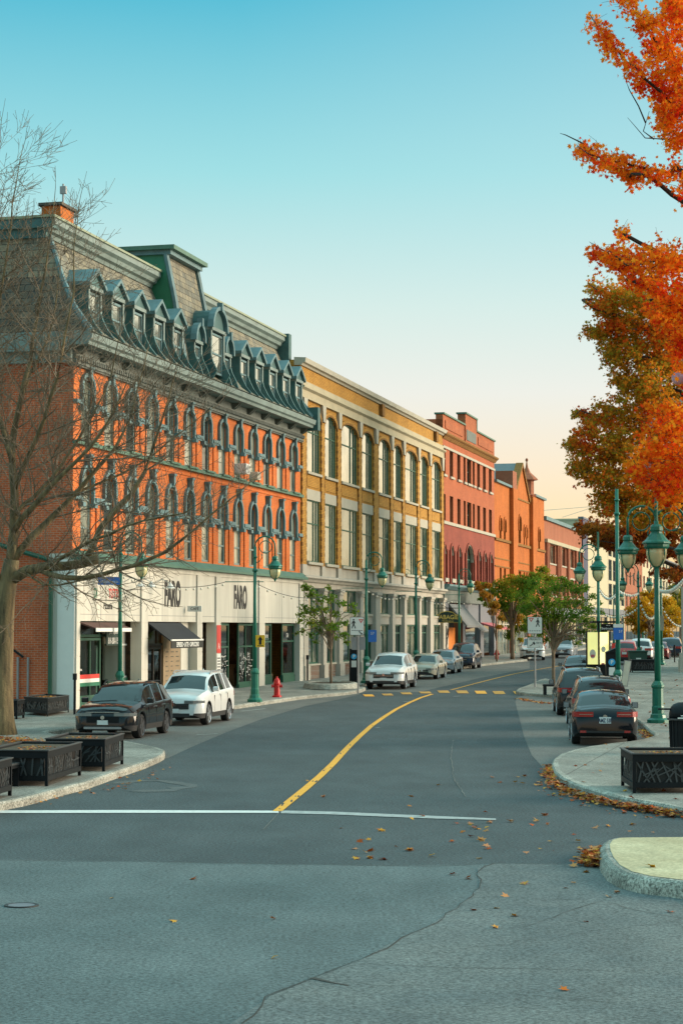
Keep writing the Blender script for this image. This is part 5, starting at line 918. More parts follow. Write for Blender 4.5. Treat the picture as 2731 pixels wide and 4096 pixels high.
def leaf_mesh(clumps, n, size, shape='maple', flat=False, shell=.55, down=0.0, sv=.35, seq=False):
    tpl = np.array(LEAF[shape]); k = len(tpl); w = np.array([max(c[1][0] * c[1][1] + c[1][0] * c[1][2] + c[1][1] * c[1][2], 1e-4) for c in clumps]); w /= w.sum(); idx = np.arange(n) if seq else rng.choice(len(clumps), n, p=w)
    ctr = np.array([c[0] for c in clumps])[idx]; rad = np.array([c[1] for c in clumps])[idx]
    d = rng.normal(size=(n, 3)); d /= np.linalg.norm(d, axis=1)[:, None]; r = rng.uniform(0, 1, n) ** shell; pos = ctr + d * rad * r[:, None]
    if flat: nrm = np.stack([rng.normal(0, .25, n), rng.normal(0, .25, n), np.ones(n)], 1); pos[:, 2] = ctr[:, 2] + rng.uniform(0, 1, n) * rad[:, 2]
    else: nrm = rng.normal(size=(n, 3)) * np.array([1, 1, .8]) + np.array([0, -.4, .35])
    nrm /= np.linalg.norm(nrm, axis=1)[:, None]; t = rng.normal(size=(n, 3)) + np.array([0, 0, -down]); a = np.cross(nrm, t); a /= np.linalg.norm(a, axis=1)[:, None]; b = np.cross(nrm, a)
    s = size * rng.uniform(1 - sv, 1 + sv, n); V = pos[:, None, :] + (a[:, None, :] * tpl[None, :, 0, None] + b[:, None, :] * tpl[None, :, 1, None]) * s[:, None, None]
    V += nrm[:, None, :] * (np.abs(tpl[None, :, 0, None]) * .5 * s[:, None, None]) * rng.choice([-1, 1], n)[:, None, None] * .5
    me = bpy.data.meshes.new('foliage'); me.vertices.add(n * k); me.vertices.foreach_set('co', V.reshape(-1).astype(np.float32)); me.loops.add(n * k); me.loops.foreach_set('vertex_index', np.arange(n * k, dtype=np.int32))
    me.polygons.add(n); me.polygons.foreach_set('loop_start', np.arange(0, n * k, k, dtype=np.int32)); me.update(calc_edges=True); me.validate(); return me
def pl(near, ax, ay, h, lab, **k):
    n_, a, b = (Vector(v) for v in (near, ax, ay)); return planter(n_, a - n_, b - n_, h, lab, **k)
h15 = .15
n0 = G(110, 1806, h15); rt = G(187, 1781, h15); d1 = (rt - n0); perp = Vector((-d1.y, d1.x, 0)).normalized()
P1 = planter(n0, Vector((-1.30, .22, 0)), d1, .68, 'wide black planter of dead leaves nearest the bare tree, between two benches', nx=1.3)
n2 = G(241, 1772, h15); d2 = G(284, 1755, h15) - n2; P2 = planter(n2, Vector((-1.3, .22, 0)), d2, .68, 'black planter right of the slatted bench in front of the black car')
n3 = G(27, 1827, h15); P0 = planter(n3 , Vector((-1.3, .22, 0)), -d1 * -1.0, .68, 'black planter cut by the left edge of the photo') if False else None
q = G(28, 1827, h15); P0 = planter(q - d1, Vector((-1.3, .22, 0)), d1, .68, 'black planter cut off by the left edge of the picture')
n5 = G(110, 1646, h15); planter(n5, G(55, 1641, h15) - n5, G(159, 1636, h15) - n5, .62, 'low black planter against the brick side wall behind the tree', nx=.8)
n6 = G(40, 1652, h15); planter(n6, Vector((-1.0, .1, 0)), Vector((.1, .9, 0)), .62, 'narrow black planter just right of the tree trunk by the brick wall', nx=.5)
n7 = G(1452, 1822, h15); c7 = G(1425, 1804, h15); planter(n7, Vector((1.45, .03, 0)), (c7 - n7), .72, 'black planter with dead leaves on the right pavement before the litter bin')
def bench(a, b, dirn, lab, w=.5, n=5):
    a, b = Vector(a), Vector(b); t = thing('bench', lab, 'bench', tuple(a), 0, 'black slatted benches'); u = (b - a); L = u.length; u.normalize(); v = Vector(dirn).normalized()
    def bx(mb, a0, a1, b0, b1, z0, z1):
        Q = lambda p, q, z: tuple(u * p + v * q + Vector((0, 0, z))); mb.add([Q(a0, b0, z0), Q(a1, b0, z0), Q(a1, b1, z0), Q(a0, b1, z0), Q(a0, b0, z1), Q(a1, b0, z1), Q(a1, b1, z1), Q(a0, b1, z1)], [(0, 3, 2, 1), (4, 5, 6, 7), (0, 1, 5, 4), (1, 2, 6, 5), (2, 3, 7, 6), (3, 0, 4, 7)])
    s_ = MB()
    for k in range(n): bx(s_, 0, L, k * w / n, (k + .75) * w / n, .42, .46)
    obj('seat', s_, M['planterrim'], t); f_ = MB(); bx(f_, 0, L, 0, .05, .36, .415); bx(f_, 0, L, w - .05, w, .36, .415); obj('rail', f_, M['black'], t)
    for a0 in (.02, L - .12):
        l_ = MB(); bx(l_, a0, a0 + .1, 0, .1, 0, .36); bx(l_, a0, a0 + .1, w - .1, w, 0, .36); bx(l_, a0 + .02, a0 + .08, .1, w - .1, .1, .16); obj('leg', l_, M['black'], t)
    return t
ud = d1.normalized()
bench(n0 + d1 + ud * .02 + Vector((-.55, .1, 0)), n2 + Vector((-.5, .1, 0)), (-1, .17, 0), 'black slatted bench between the two planters in front of the black car', .55, 6)
bench(q + ud * .04 + Vector((-.55, .1, 0)), n0 + Vector((-.55, .1, 0)), (-1, .17, 0), 'black slatted bench left of the wide planter beneath the bare tree', .55, 6)
bb_ = G(1248, 1596, .15); bench(bb_, bb_ + Vector((1.6, .0, 0)), (0, 1, 0), 'low dark bench on the paved island by the priority sign', .5, 4)
# litter bin right
q = G(1552, 1730, .15); t = thing('litter_bin', 'black domed litter bin with white symbol behind the right planter', 'litter bin', (q.x + .18, q.y, q.z), 0)
obj('body', MB().lathe([(.3, 0), (.32, .04), (.34, .8), (.36, .84)], 20), M['black'], t, smooth=False); obj('ring', MB().lathe([(.4, .82), (.4, .86), (.36, .86), (.36, .82)], 20), M['planterrim'], t)
obj('hood', MB().lathe([(.355, .86), (.35, 1.0), (.31, 1.12), (.24, 1.2), (.12, 1.245), (.01, 1.25)], 20), M['black'], t, smooth=True); obj('symbol', MB().box(-.05, .05, -.375, -.335, .98, 1.1).box(-.12, .12, -.38, -.34, .92, .94).box(-.2, .2, -.4, -.36, .86, .89), M['signwhite'], t); obj('handle', MB().tube([(-.62, 0, 1.08), (-.3, 0, 1.08)], .025, 6), M['black'], t)
rs = MB()
for k in range(20):
    a = 2 * math.pi * k / 20; rs.tube([(.325 * math.cos(a), .325 * math.sin(a), .06), (.35 * math.cos(a), .35 * math.sin(a), .8)], .012, 4)
obj('slat', rs, M['black'], t)
# wheeled bin, far planter, ad shelter
p = P(1463, 1525, 122); t = thing('wheeled_bin', 'dark green wheeled bin behind a lamp post on the right pavement', 'bin', (p.x, 122, g(122) + .15), 0); obj('body', MB().prism([(-.45, .0), (.45, 0), (.55, 1.1), (-.55, 1.1)], -.4, .4, 'y'), M['bingreen'], t); obj('lid', MB().box(-.58, .58, -.45, .45, 1.1, 1.2), M['bingreen'], t, bevel=.03); obj('notice', MB().box(-.15, .15, -.42, -.405, .6, .75), M['signwhite'], t)
for s_ in (-1, 1): obj('wheel', MB().tube([(s_ * .35, .38, .1), (s_ * .42, .38, .1)], .1, 10), M['blackpl'], t)
p = P(1450, 1527, 117); planter((p.x, 117, g(117) + .15), (1.5, 0, 0), (0, .9, 0), .75, 'far black planter before the dark green wheeled bin', nx=.3)
p = P(1373, 1500, 86); t = thing('advertising_shelter', 'black framed shelter with two yellow lit posters behind the parked cars', 'advertising shelter', (p.x, 86, g(86) + .15), 0)
obj('frame', MB().box(-.53, -.47, -.05, .05, 0, 2.72).box(-.04, .04, -.2, -.1, 0, 3.08).box(.5, .56, .3, .4, 0, 2.72).add([(-.5, 0, .9), (0, -.15, .9), (0, -.15, 1.0), (-.5, 0, 1.0)], [(0, 1, 2, 3)]).box(-.5, .5, .0, .1, .3, 1.3), M['black'], t)
po = obj('poster', MB().add([(-.47, -.02, 1.3), (-.04, -.16, 1.3), (-.04, -.16, 2.68), (-.47, -.02, 2.68)], [(0, 1, 2, 3)]).add([(.04, -.16, 1.3), (.5, .32, 1.3), (.5, .32, 2.68), (.04, -.16, 2.68)], [(0, 1, 2, 3)]), M['panelyellow'], t)
split('picture', MB().prism([(-.26 + .13 * math.cos(a), 1.75 + .2 * math.sin(a)) for a in [k * math.pi / 8 for k in range(16)]], -.14, -.13, 'y').prism([(.2 + .1 * math.cos(a), 1.95 + .13 * math.sin(a)) for a in [k * math.pi / 8 for k in range(16)]], -.12, -.11, 'y'), M['ivory'], t); obj('poster_art', MB().box(-.34, -.18, -.15, -.141, 1.6, 1.72).box(.1, .25, -.13, -.121, 1.3, 1.36), M['pinkawn'], t)
obj('roof', MB().box(-.3, .95, -.4, .6, 3.08, 3.16), M['black'], t); hs = obj('header', MB().box(.08, .6, -.34, -.30, 2.74, 3.04), M['black'], t); text('Sherbrooke', .14, M['signwhite'], hs, (.34, -.345, 2.84), sx=.75); text('Ville de', .06, M['signwhite'], hs, (.38, -.345, 2.97)); obj('red_panel', MB().box(.62, .75, .2, .3, 1.9, 2.2), M['red'], t)
# left tree pit with raised concrete ring
p = G(760, 1579, .15); t = thing('tree_pit', 'oval raised concrete tree pit on the left pavement', 'tree pit', p, 0)
ring = MB(); n = 28; prof = [(2.15, .0), (2.0, .22), (1.75, .26), (1.7, .2)]
for r_, z in prof: ring.v += [(r_ * .62 * math.cos(2 * math.pi * k / n), r_ * 1.5 * math.sin(2 * math.pi * k / n), z) for k in range(n)]
for j in range(3): ring.f += [(j * n + k, j * n + (k + 1) % n, (j + 1) * n + (k + 1) % n, (j + 1) * n + k) for k in range(n)]
obj('edging', ring, M['kerb'], t); obj('soil', MB().add([(1.72 * .62 * math.cos(2 * math.pi * k / n), 1.72 * 1.5 * math.sin(2 * math.pi * k / n), .19) for k in range(n)], [tuple(range(n))]), M['soil'], t)
PIT = p
# ================================================================ CARS
def interp(pts, u):
    for (a, va), (b, vb) in zip(pts, pts[1:]):
        if u <= b:
            t = (u - a) / (b - a) if b > a else 1
            return va + (vb - va) * t
    return pts[-1][1]
TYPES = dict(
 suv=dict(T=[(0, .66), (.008, .78), (.02, .87), (.045, .94), (.09, 1.00), (.15, 1.04), (.22, 1.07), (.275, 1.11), (.34, 1.33), (.40, 1.51), (.44, 1.585), (.49, 1.635), (.56, 1.66), (.66, 1.67), (.76, 1.655), (.85, 1.61), (.895, 1.55), (.93, 1.36), (.962, 1.12), (.982, 1.0), (.994, .9), (1.0, .72)], belt=[(0, .8), (.25, 1.0), (1, 1.12)], H=1.67, ws=(.275, .405), rw=(.91, .962), side=(.33, .87), pil=[(.53, .555), (.73, .75)], L=4.55, W=1.85, wb=(.20, .79), R=.35, clad=True),
 sedan=dict(T=[(0, .52), (.008, .63), (.02, .71), (.05, .79), (.10, .85), (.18, .90), (.25, .935), (.285, .965), (.35, 1.18), (.40, 1.32), (.44, 1.385), (.50, 1.43), (.57, 1.45), (.64, 1.44), (.70, 1.40), (.745, 1.345), (.80, 1.21), (.85, 1.075), (.89, 1.04), (.94, 1.025), (.972, 1.01), (.985, .97), (.994, .86), (1.0, .62)], belt=[(0, .68), (.25, .88), (1, .98)], H=1.45, ws=(.285, .40), rw=(.755, .85), side=(.33, .80), pil=[(.54, .565)], L=4.65, W=1.79, wb=(.20, .78), R=.32, clad=False),
 hatch=dict(T=[(0, .60), (.012, .75), (.04, .86), (.13, .96), (.22, 1.02), (.26, 1.06), (.40, 1.46), (.48, 1.52), (.6, 1.53), (.8, 1.48), (.88, 1.4), (.955, 1.05), (.985, .95), (1, .66)], belt=[(0, .75), (.25, .95), (1, 1.05)], H=1.53, ws=(.265, .395), rw=(.885, .95), side=(.32, .84), pil=[(.54, .56), (.75, .77)], L=4.15, W=1.76, wb=(.19, .80), R=.31, clad=False),
 van=dict(T=[(0, .66), (.012, .82), (.04, .92), (.10, 1.0), (.17, 1.08), (.20, 1.12), (.36, 1.64), (.44, 1.72), (.6, 1.75), (.85, 1.72), (.93, 1.62), (.975, 1.15), (.99, 1.0), (1, .7)], belt=[(0, .85), (.25, 1.0), (1, 1.1)], H=1.75, ws=(.205, .355), rw=(.935, .972), side=(.28, .90), pil=[(.47, .49), (.7, .72)], L=4.8, W=1.9, wb=(.18, .79), R=.33, clad=False))
def car(kind, pm, loc, heading, label, name='parked_car', cat='car', L=None, W=None, H=None, plate=None, rims='rim', rails=None, clad=None, group='cars parked along the kerb', front_dark=False, badge=None, tailw=.42, wheeldark=False):
    T = TYPES[kind]; L = L or T['L']; W = W or T['W']; zs = (H or T['H']) / T['H']; Rw = T['R']; clad = T['clad'] if clad is None else clad
    t = thing(name, label, cat, loc, heading, group)
    us = sorted(set([round(k / 84, 4) for k in range(85)] + [.004, .012, .02, .985, .993] + [v for v in T['ws'] + T['rw'] + T['side']]))
    wx_ = [L / 2 - L * u for u in T['wb']]; rows = []
    for u in us:
        x = L / 2 - L * u; top = interp(T['T'], u) * zs; bl = min(interp(T['belt'], u) * zs, top - .07)
        w = W / 2 * (1 - .30 * max(0, (.09 - u) / .09) ** 2.2 - .16 * max(0, (u - .92) / .08) ** 2.2); gf = min(1, max(0, (top - bl) / .42)); wr = w * (.86 - .15 * gf)
        zb = .24 + (.10 * max(0, (.04 - u) / .04)) + .12 * max(0, (u - .95) / .05); ze = zb
        for xw in wx_:
            dx = abs(x - xw)
            if dx < Rw + .07: ze = max(ze, Rw + math.sqrt((Rw + .07) ** 2 - dx * dx))
        m1 = max(ze + .02, .40); m2 = max(ze + .04, .66 * zs + .02)
        m2 = min(m2, bl - .04) if ze + .04 < bl - .04 else m2
        m1 = min(m1, m2 - .01)
        rows.append([(0, zb), (w * .70, ze if ze > zb else zb), (w * .965, ze), (w * .995, m1), (w * 1.0, m2), (w * .975, bl - .05), (w * .93, bl), (wr + (w * .93 - wr) * .12 * 1, bl + (top - bl) * .86), (wr * .90, top - .02), (wr * .5, top + .012), (0, top + .03)])
    V = []; nv = len(rows[0]); cells = {}
    full = []
    for i, u in enumerate(us):
        x = L / 2 - L * u; r = rows[i]; full.append([(x, y, z) for y, z in r] + [(x, -y, z) for y, z in r[-2:0:-1]])
    n = len(full[0]); names = ['body', 'underbody', 'cladding', 'windshield', 'rear_window', 'side_window', 'side_window_']
    parts = {k: MB() for k in names}
    def cls(i, j):
        u0, u1 = us[i], us[i + 1]; um = (u0 + u1) / 2; jj = j if j < nv - 1 else n - 1 - j
        if jj <= 1: return 'underbody'
        if jj == 2 and clad: return 'cladding'
        if jj in (8, 9):
            if T['ws'][0] < um < T['ws'][1]: return 'windshield'
            if T['rw'][0] < um < T['rw'][1]: return 'rear_window'
        if jj == 6:
            if T['side'][0] < um < T['side'][1] and not any(a < um < b for a, b in T['pil']): return 'side_window'
        return 'body'
    for i in range(len(us) - 1):
        for j in range(n):
            c_ = cls(i, j); a, b, c, d = full[i][j], full[i][(j + 1) % n], full[i + 1][(j + 1) % n], full[i + 1][j]; c_ = c_ + '_' if c_ == 'side_window' and j >= nv - 1 else c_; parts[c_].v += [a, b, c, d]; k = len(parts[c_].v) - 4; parts[c_].f.append((k, k + 1, k + 2, k + 3))
    for f_ in (full[0], full[-1]): parts['body'].add(f_, [tuple(range(n))])
    mm = dict(body=pm, underbody=M['signblack'], cladding=M['blackpl'], windshield=M['carglass'], rear_window=M['carglass'], side_window=M['carglass'], side_window_=M['carglass'])
    for k in names:
        if parts[k].f:
            me = parts[k].mesh(k, True); bm = bmesh.new(); bm.from_mesh(me); bmesh.ops.remove_doubles(bm, verts=bm.verts, dist=.0005); bmesh.ops.recalc_face_normals(bm, faces=bm.faces)
            for e in bm.edges:
                if len(e.link_faces) == 2 and e.calc_face_angle(0) > .75: e.smooth = False
            bm.to_mesh(me); bm.free(); obj(k.strip('_'), me, mm[k], t)
    tw_ = .23
    for xw in wx_:
        for s_ in (-1, 1):
            y0 = s_ * (W / 2 - .02); y1 = s_ * (W / 2 - .02 - tw_); wh = obj('wheel', MB().lathe([(Rw - .09, 0), (Rw - .02, 0), (Rw, .03), (Rw, tw_ - .03), (Rw - .02, tw_), (.1, tw_)], 20), M['tyre'], t)
            wh.rotation_euler = (s_ * math.pi / 2, 0, 0); wh.location = (xw, y0, Rw)
            sp = MB(); sp.lathe([(Rw - .10, .03), (Rw - .08, .0), (Rw - .07, .0), (Rw - .07, .05)], 20)
            for k in range(5):
                a = 2 * math.pi * k / 5; ca, sa = math.cos(a), math.sin(a); w_ = .06; r_ = Rw - .08
                sp.add([(-sa * w_, ca * w_, .01), (sa * w_, -ca * w_, .01), (ca * r_ + sa * w_, sa * r_ - ca * w_, .015), (ca * r_ - sa * w_, sa * r_ + ca * w_, .015)], [(0, 1, 2, 3)])
            sp.lathe([(.06, .03), (.05, .0), (.01, .0)], 10); obj('rim', sp, M[rims], wh).location = (0, 0, -.022); obj('wheel_well', MB().lathe([(Rw - .1, .06), (.01, .06)], 16), M['signblack'], wh)
    wf = lambda u: W / 2 * (1 - .30 * max(0, (.09 - u) / .09) ** 2.2 - .16 * max(0, (u - .92) / .08) ** 2.2)
    zl = interp(T['T'], .012) * zs; xf = L / 2
    for s_ in (-1, 1):
        # headlamp: wraps the corner
        hl = [(xf + .012, s_ * wf(0) * .52), (xf + .012, s_ * wf(0) * .98), (xf - L * .02, s_ * (wf(.02) + .006)), (xf - L * .05, s_ * (wf(.05) + .006)), (xf - L * .075, s_ * (wf(.075) + .004)), (xf - L * .075, s_ * wf(.07) * .7), (xf - .06, s_ * wf(0) * .5)]
        obj('headlamp', MB().prism(hl, zl - .11, zl - .02, 'z'), M['head'], t)
        zt = (.78 if kind != 'sedan' else .74) * zs + .05; xr = -L / 2; th = .14 if kind == 'sedan' else .16
        if kind == 'van' or kind == 'hatch': th = .3
        tl = [(xr - .012, s_ * wf(1) * tailw), (xr - .012, s_ * wf(1) * .99), (xr + L * .02, s_ * (wf(.98) + .008)), (xr + L * .05, s_ * (wf(.95) + .008)), (xr + L * .05, s_ * wf(.95) * .7), (xr + .06, s_ * wf(1) * tailw)]
        tlo = obj('tail_lamp', MB().prism(tl, zt, zt + th, 'z'), M['tail'], t); obj('light_strip', MB().box(xr - .016, xr - .010, min(s_ * wf(1) * tailw, s_ * wf(1) * .95) + .02, max(s_ * wf(1) * tailw, s_ * wf(1) * .95) - .02, zt + th * .42, zt + th * .52), M['chrome'], tlo)
        obj('rear_reflector', MB().box(xr - .01, xr + .05, min(s_ * wf(1) * .68, s_ * wf(1) * .9), max(s_ * wf(1) * .68, s_ * wf(1) * .9), .36, .42), M['tail'], t)
        u_ = T['ws'][1] - .05; xm = L / 2 - L * u_ + .12; zb_ = interp(T['belt'], u_) * zs + .02
        mr_ = obj('mirror', MB().prism([(xm - .06, zb_), (xm + .07, zb_ + .02), (xm + .07, zb_ + .15), (xm - .06, zb_ + .17)], s_ * (W / 2 - .02), s_ * (W / 2 + .17), 'y'), pm, t, bevel=.02); obj('mirror_glass', MB().box(xm - .068, xm - .062, min(s_ * (W / 2 + .01), s_ * (W / 2 + .15)), max(s_ * (W / 2 + .01), s_ * (W / 2 + .15)), zb_ + .02, zb_ + .15), M['steel'], mr_)
        for ux in (.52, .72):
            x_ = L / 2 - L * ux; z_ = interp(T['belt'], ux) * zs - .13; obj('door_handle', MB().box(x_ - .09, x_ + .09, min(s_ * (W / 2 - .02), s_ * (W / 2 + .015)), max(s_ * (W / 2 - .02), s_ * (W / 2 + .015)), z_, z_ + .035), M['chrome'] if front_dark else pm, t)
        sm = MB()
        for ux in (.36, T['pil'][0][0] + .01, .74):
            x_ = L / 2 - L * ux; sm.box(x_ - .005, x_ + .005, min(s_ * (W / 2 - .03), s_ * (W / 2 + .002)), max(s_ * (W / 2 - .03), s_ * (W / 2 + .002)), .42, interp(T['belt'], ux) * zs - .1)
        obj('door_seam', sm, M['signblack'], t)
        if rails:
            zr = .985 * T['H'] * zs; obj('roof_rail', MB().tube([(L / 2 - L * .46, s_ * W * .335, zr - .05), (L / 2 - L * .52, s_ * W * .335, zr + .04), (L / 2 - L * .84, s_ * W * .33, zr + .02), (L / 2 - L * .89, s_ * W * .325, zr - .1)], .022, 6), M[rails], t)
    gz0, gz1 = zl - .34, zl - .15; gw = wf(0) * .82
    obj('grille', MB().box(xf - .03, xf + .015, -gw * .9, gw * .9, gz0 + .04, gz1 + .03), M['blackpl'] if not front_dark else M['black'], t)
    obj('bumper_intake', MB().box(xf - .08, xf + .012, -gw * .95, gw * .95, .28, .40), M['blackpl'], t)
    if not front_dark: obj('grille_bar', MB().box(xf + .012, xf + .022, -gw * .85, gw * .85, gz0 + .13, gz0 + .155), M['chrome'], t)
    else: obj('skid_plate', MB().box(xf - .05, xf + .025, -gw * 1.05, gw * 1.05, .30, .36), M['steel'], t); obj('bonnet_trim', MB().box(xf - .01, xf + .02, -gw * .95, gw * .95, zl - .005, zl + .008), M['chrome'], t)
    obj('emblem', MB().lathe([(.06, 0), (.06, .012), (.045, .012)], 12), M['chrome'], t).location = (0, 0, 0)
    e = COL.objects[-1]; e.rotation_euler = (0, math.pi / 2, 0); e.location = (xf + .02, 0, gz1 - .0)
    e2 = obj('emblem', MB().lathe([(.065, 0), (.065, .012), (.045, .012)], 14), M['chrome'], t); e2.rotation_euler = (0, -math.pi / 2, 0); e2.location = (-L / 2 - .004, 0, zl + .13 if kind == 'sedan' else .98 * zs)
    zp = .70 if kind == 'sedan' else .80
    pl_ = obj('number_plate', MB().box(-L / 2 - .022, -L / 2 + .03, -.16, .16, zp - .085, zp + .085), M['plate'], t)
    if plate: text(plate, .15, M['navy'], pl_, (-L / 2 - .026, 0, zp - .01), rot=(math.pi / 2, 0, -math.pi / 2), sx=.62, off=.004, ext=.002)
    obj('number_plate', MB().box(xf - .01, xf + .02, -.16, .16, .42, .55), M['plate'], t)
    obj('rear_bumper_trim', MB().box(-L / 2 - .006, -L / 2 + .1, -wf(1) * .8, wf(1) * .8, .36, .40) if kind == 'sedan' else MB().box(-L / 2 - .01, -L / 2 + .1, -wf(1) * .95, wf(1) * .95, .34, .52), M['blackpl'], t)
    obj('aerial', MB().prism([(-.06, 0), (.07, 0), (-.05, .09)], -.012, .012, 'y'), pm, t).location = (L / 2 - L * (.70 if kind == 'sedan' else .80), 0, interp(T['T'], .70 if kind == 'sedan' else .80) * zs)
    return t
pk = paint('paint_black', (.008, .009, .012), .12); pdk = paint('paint_dark_grey', (.018, .02, .023), .15); pw = paint('paint_car_white', (.66, .67, .66), .25); psv = paint('paint_silver', (.30, .33, .36), .25); pbe = paint('paint_beige', (.36, .34, .27), .3); pnv = paint('paint_navy', (.015, .025, .05), .15); prd = paint('paint_red', (.42, .02, .02), .2); pmr = paint('paint_maroon', (.12, .012, .015), .2)
def hd(dx, dy): return math.atan2(dy, dx)
def front_at(xd, yd, L, hx, hy, W_=0):      # centre of a car whose FRONT bumper centre stands at the photo point, nose pointing (hx, hy)
    p = G(xd, yd); n = Vector((hx, hy, 0)).normalized(); c = p - n * (L / 2); return (c.x, c.y, g(c.y))
def back_at(xd, yd, L, hx, hy):
    p = G(xd, yd); n = Vector((hx, hy, 0)).normalized(); c = p + n * (L / 2); return (c.x, c.y, g(c.y))
HL = (-.19, -1)
car('suv', pk, front_at(236, 1699, 4.42, *HL), hd(*HL), 'glossy black crossover parked nose to camera before the pizzeria', L=4.42, W=1.86, H=1.60, rails='black', rims='rimd', front_dark=True)
car('suv', pw, front_at(400, 1668, 4.6, *HL), hd(*HL), 'white crossover parked behind the black one before the cafe', L=4.6, W=1.88, H=1.72, rails='steel')
HL2 = (-.20, -1)
car('suv', pw, front_at(880, 1584, 4.6, *HL2), hd(*HL2), 'white crossover at the head of the row beyond the young tree', L=4.6, W=1.9, H=1.72)
car('sedan', pbe, front_at(964, 1561, 4.6, *HL2), hd(*HL2), 'beige saloon parked second in the row beyond the young tree', W=1.75, H=1.38)
car('sedan', psv, front_at(1007, 1548, 4.5, *HL2), hd(*HL2), 'silver saloon parked between the beige saloon and the dark crossover', W=1.75, H=1.42)
car('suv', pnv, front_at(1055, 1537, 4.5, *HL2), hd(*HL2), 'dark navy crossover at the far end of the row before the tobacconist', H=1.68)
car('van', pw, front_at(1222, 1517, 4.9, -.1, -1), hd(-.1, -1), 'white minivan parked behind the priority sign', cat='minivan')
car('hatch', psv, front_at(1289, 1512, 4.2, -.22, -1), hd(-.22, -1), 'silver hatchback parked right behind the white minivan', H=1.55)
HR = (.09, 1)
car('sedan', pk, back_at(1389, 1714, 4.65, *HR), hd(*HR), 'black saloon with plate AMZ 53P, nearest on the right', W=1.80, plate='AMZ 53P')
p = Vector((8.28, 62.6, 0)); car('suv', pdk, (p.x, p.y + 2.3, g(65)), hd(.06, 1), 'dark grey crossover with roof rails directly in front of the black saloon', rails='steel', H=1.62, L=4.5)
car('suv', pk, (8.72, 73.2, g(73)), hd(.06, 1), 'black crossover parked third from the near end on the right', rails='steel', H=1.68)
car('sedan', pk, (12.1, 101.5, g(101)), hd(.1, 1), 'black saloon half hidden by the yellow advertising panel', W=1.85, H=1.5)
for lab, k_, pm_, x, Y, kw in (('red crossover seen from behind beyond the bus sign', 'suv', prd, 1446, 140, {}), ('white crossover seen from behind right of the red one', 'suv', pw, 1482, 147, dict(H=1.72)), ('maroon saloon seen between two lamp posts at the right', 'sedan', pmr, 1520, 150, {}), ('dark navy crossover at the right edge beside the stone building', 'suv', pnv, 1551, 156, {}), ('silver car roof showing far behind the white crossover', 'hatch', psv, 1512, 185, {}), ('small white car far down the street behind the others', 'hatch', pw, 1536, 205, {})):
    p = P(x, 1500, Y); car(k_, pm_, (p.x, Y + 2, g(Y + 2)), hd(.2, 1), lab, **kw)
# ================================================================ TREES
def Pd(x, y, Y): return P(x, y, Y)
RK = 1.0
def limb_mesh(mb, pts, rads, n=6, jit=0.0):
    # smooth the guide line
    q = []; rr = []
    for i in range(len(pts) - 1):
        a, b = Vector(pts[i]), Vector(pts[i + 1]); m_ = max(1, int((b - a).length / .5))
        p0 = Vector(pts[max(i - 1, 0)]); p3 = Vector(pts[min(i + 2, len(pts) - 1)])
        for k in range(m_):
            t = k / m_; v = .5 * ((2 * a) + (b - p0) * t + (2 * p0 - 5 * a + 4 * b - p3) * t * t + (3 * a - p0 - 3 * b + p3) * t ** 3)
            q.append(v + Vector([random.uniform(-jit, jit) for _ in range(3)])); rr.append((rads[i] * (1 - t) + rads[i + 1] * t) * RK)
    q.append(Vector(pts[-1])); rr.append(rads[-1]); mb.tube(q, rr, n); return q, rr
def twigs(mb, start, d, L, r, depth, up=.25, droop=0.0):
    n = max(3, int(L / .35)); pts = [Vector(start)]; d = Vector(d).normalized(); step = L / n; rs = [r]
    for i in range(n):
        d = (d + Vector((random.gauss(0, .13), random.gauss(0, .13), random.gauss(0, .10) + up * .12))).normalized(); pts.append(pts[-1] + d * step); rs.append(max(r * (1 - .75 * (i + 1) / n), .0055))
    mb.tube(pts, rs, 3 if r < .03 else 5)
    if depth > 0:
        k = int(L / (.30 if depth > 1 else .26))
        for j in range(k):
            i = random.uniform(.15, 1) * (n - 1); a = int(i); b = pts[a].lerp(pts[a + 1], i - a); ax = (pts[a + 1] - pts[a]).normalized(); s = Vector((random.gauss(0, 1), random.gauss(0, .8), random.gauss(0, .8) + .25)); s = (s - ax * s.dot(ax)); s.normalize()
            twigs(mb, b, ax * .75 + s * .75, L * random.uniform(.28, .55) * (1.05 - .5 * i / n), max(rs[a] * .55, .007), depth - 1, up)
YT = 57.3; ps = G(5, 1702, .15)
def Q(x, y, dy=0.0): return P(x, y, YT + .35 + dy)
t = thing('bare_tree', 'large bare tree with thick mossy trunk and spreading twigs at the left edge', 'tree', (0, 0, 0)); tr = MB(); tw = MB(); lm = MB()
limb_mesh(tr, [P(2, 1712, YT + .3), Q(0, 1650), Q(2, 1560), Q(6, 1450), Q(13, 1370), Q(22, 1320), Q(28, 1285)], [.56, .41, .36, .33, .29, .25, .22], 14)
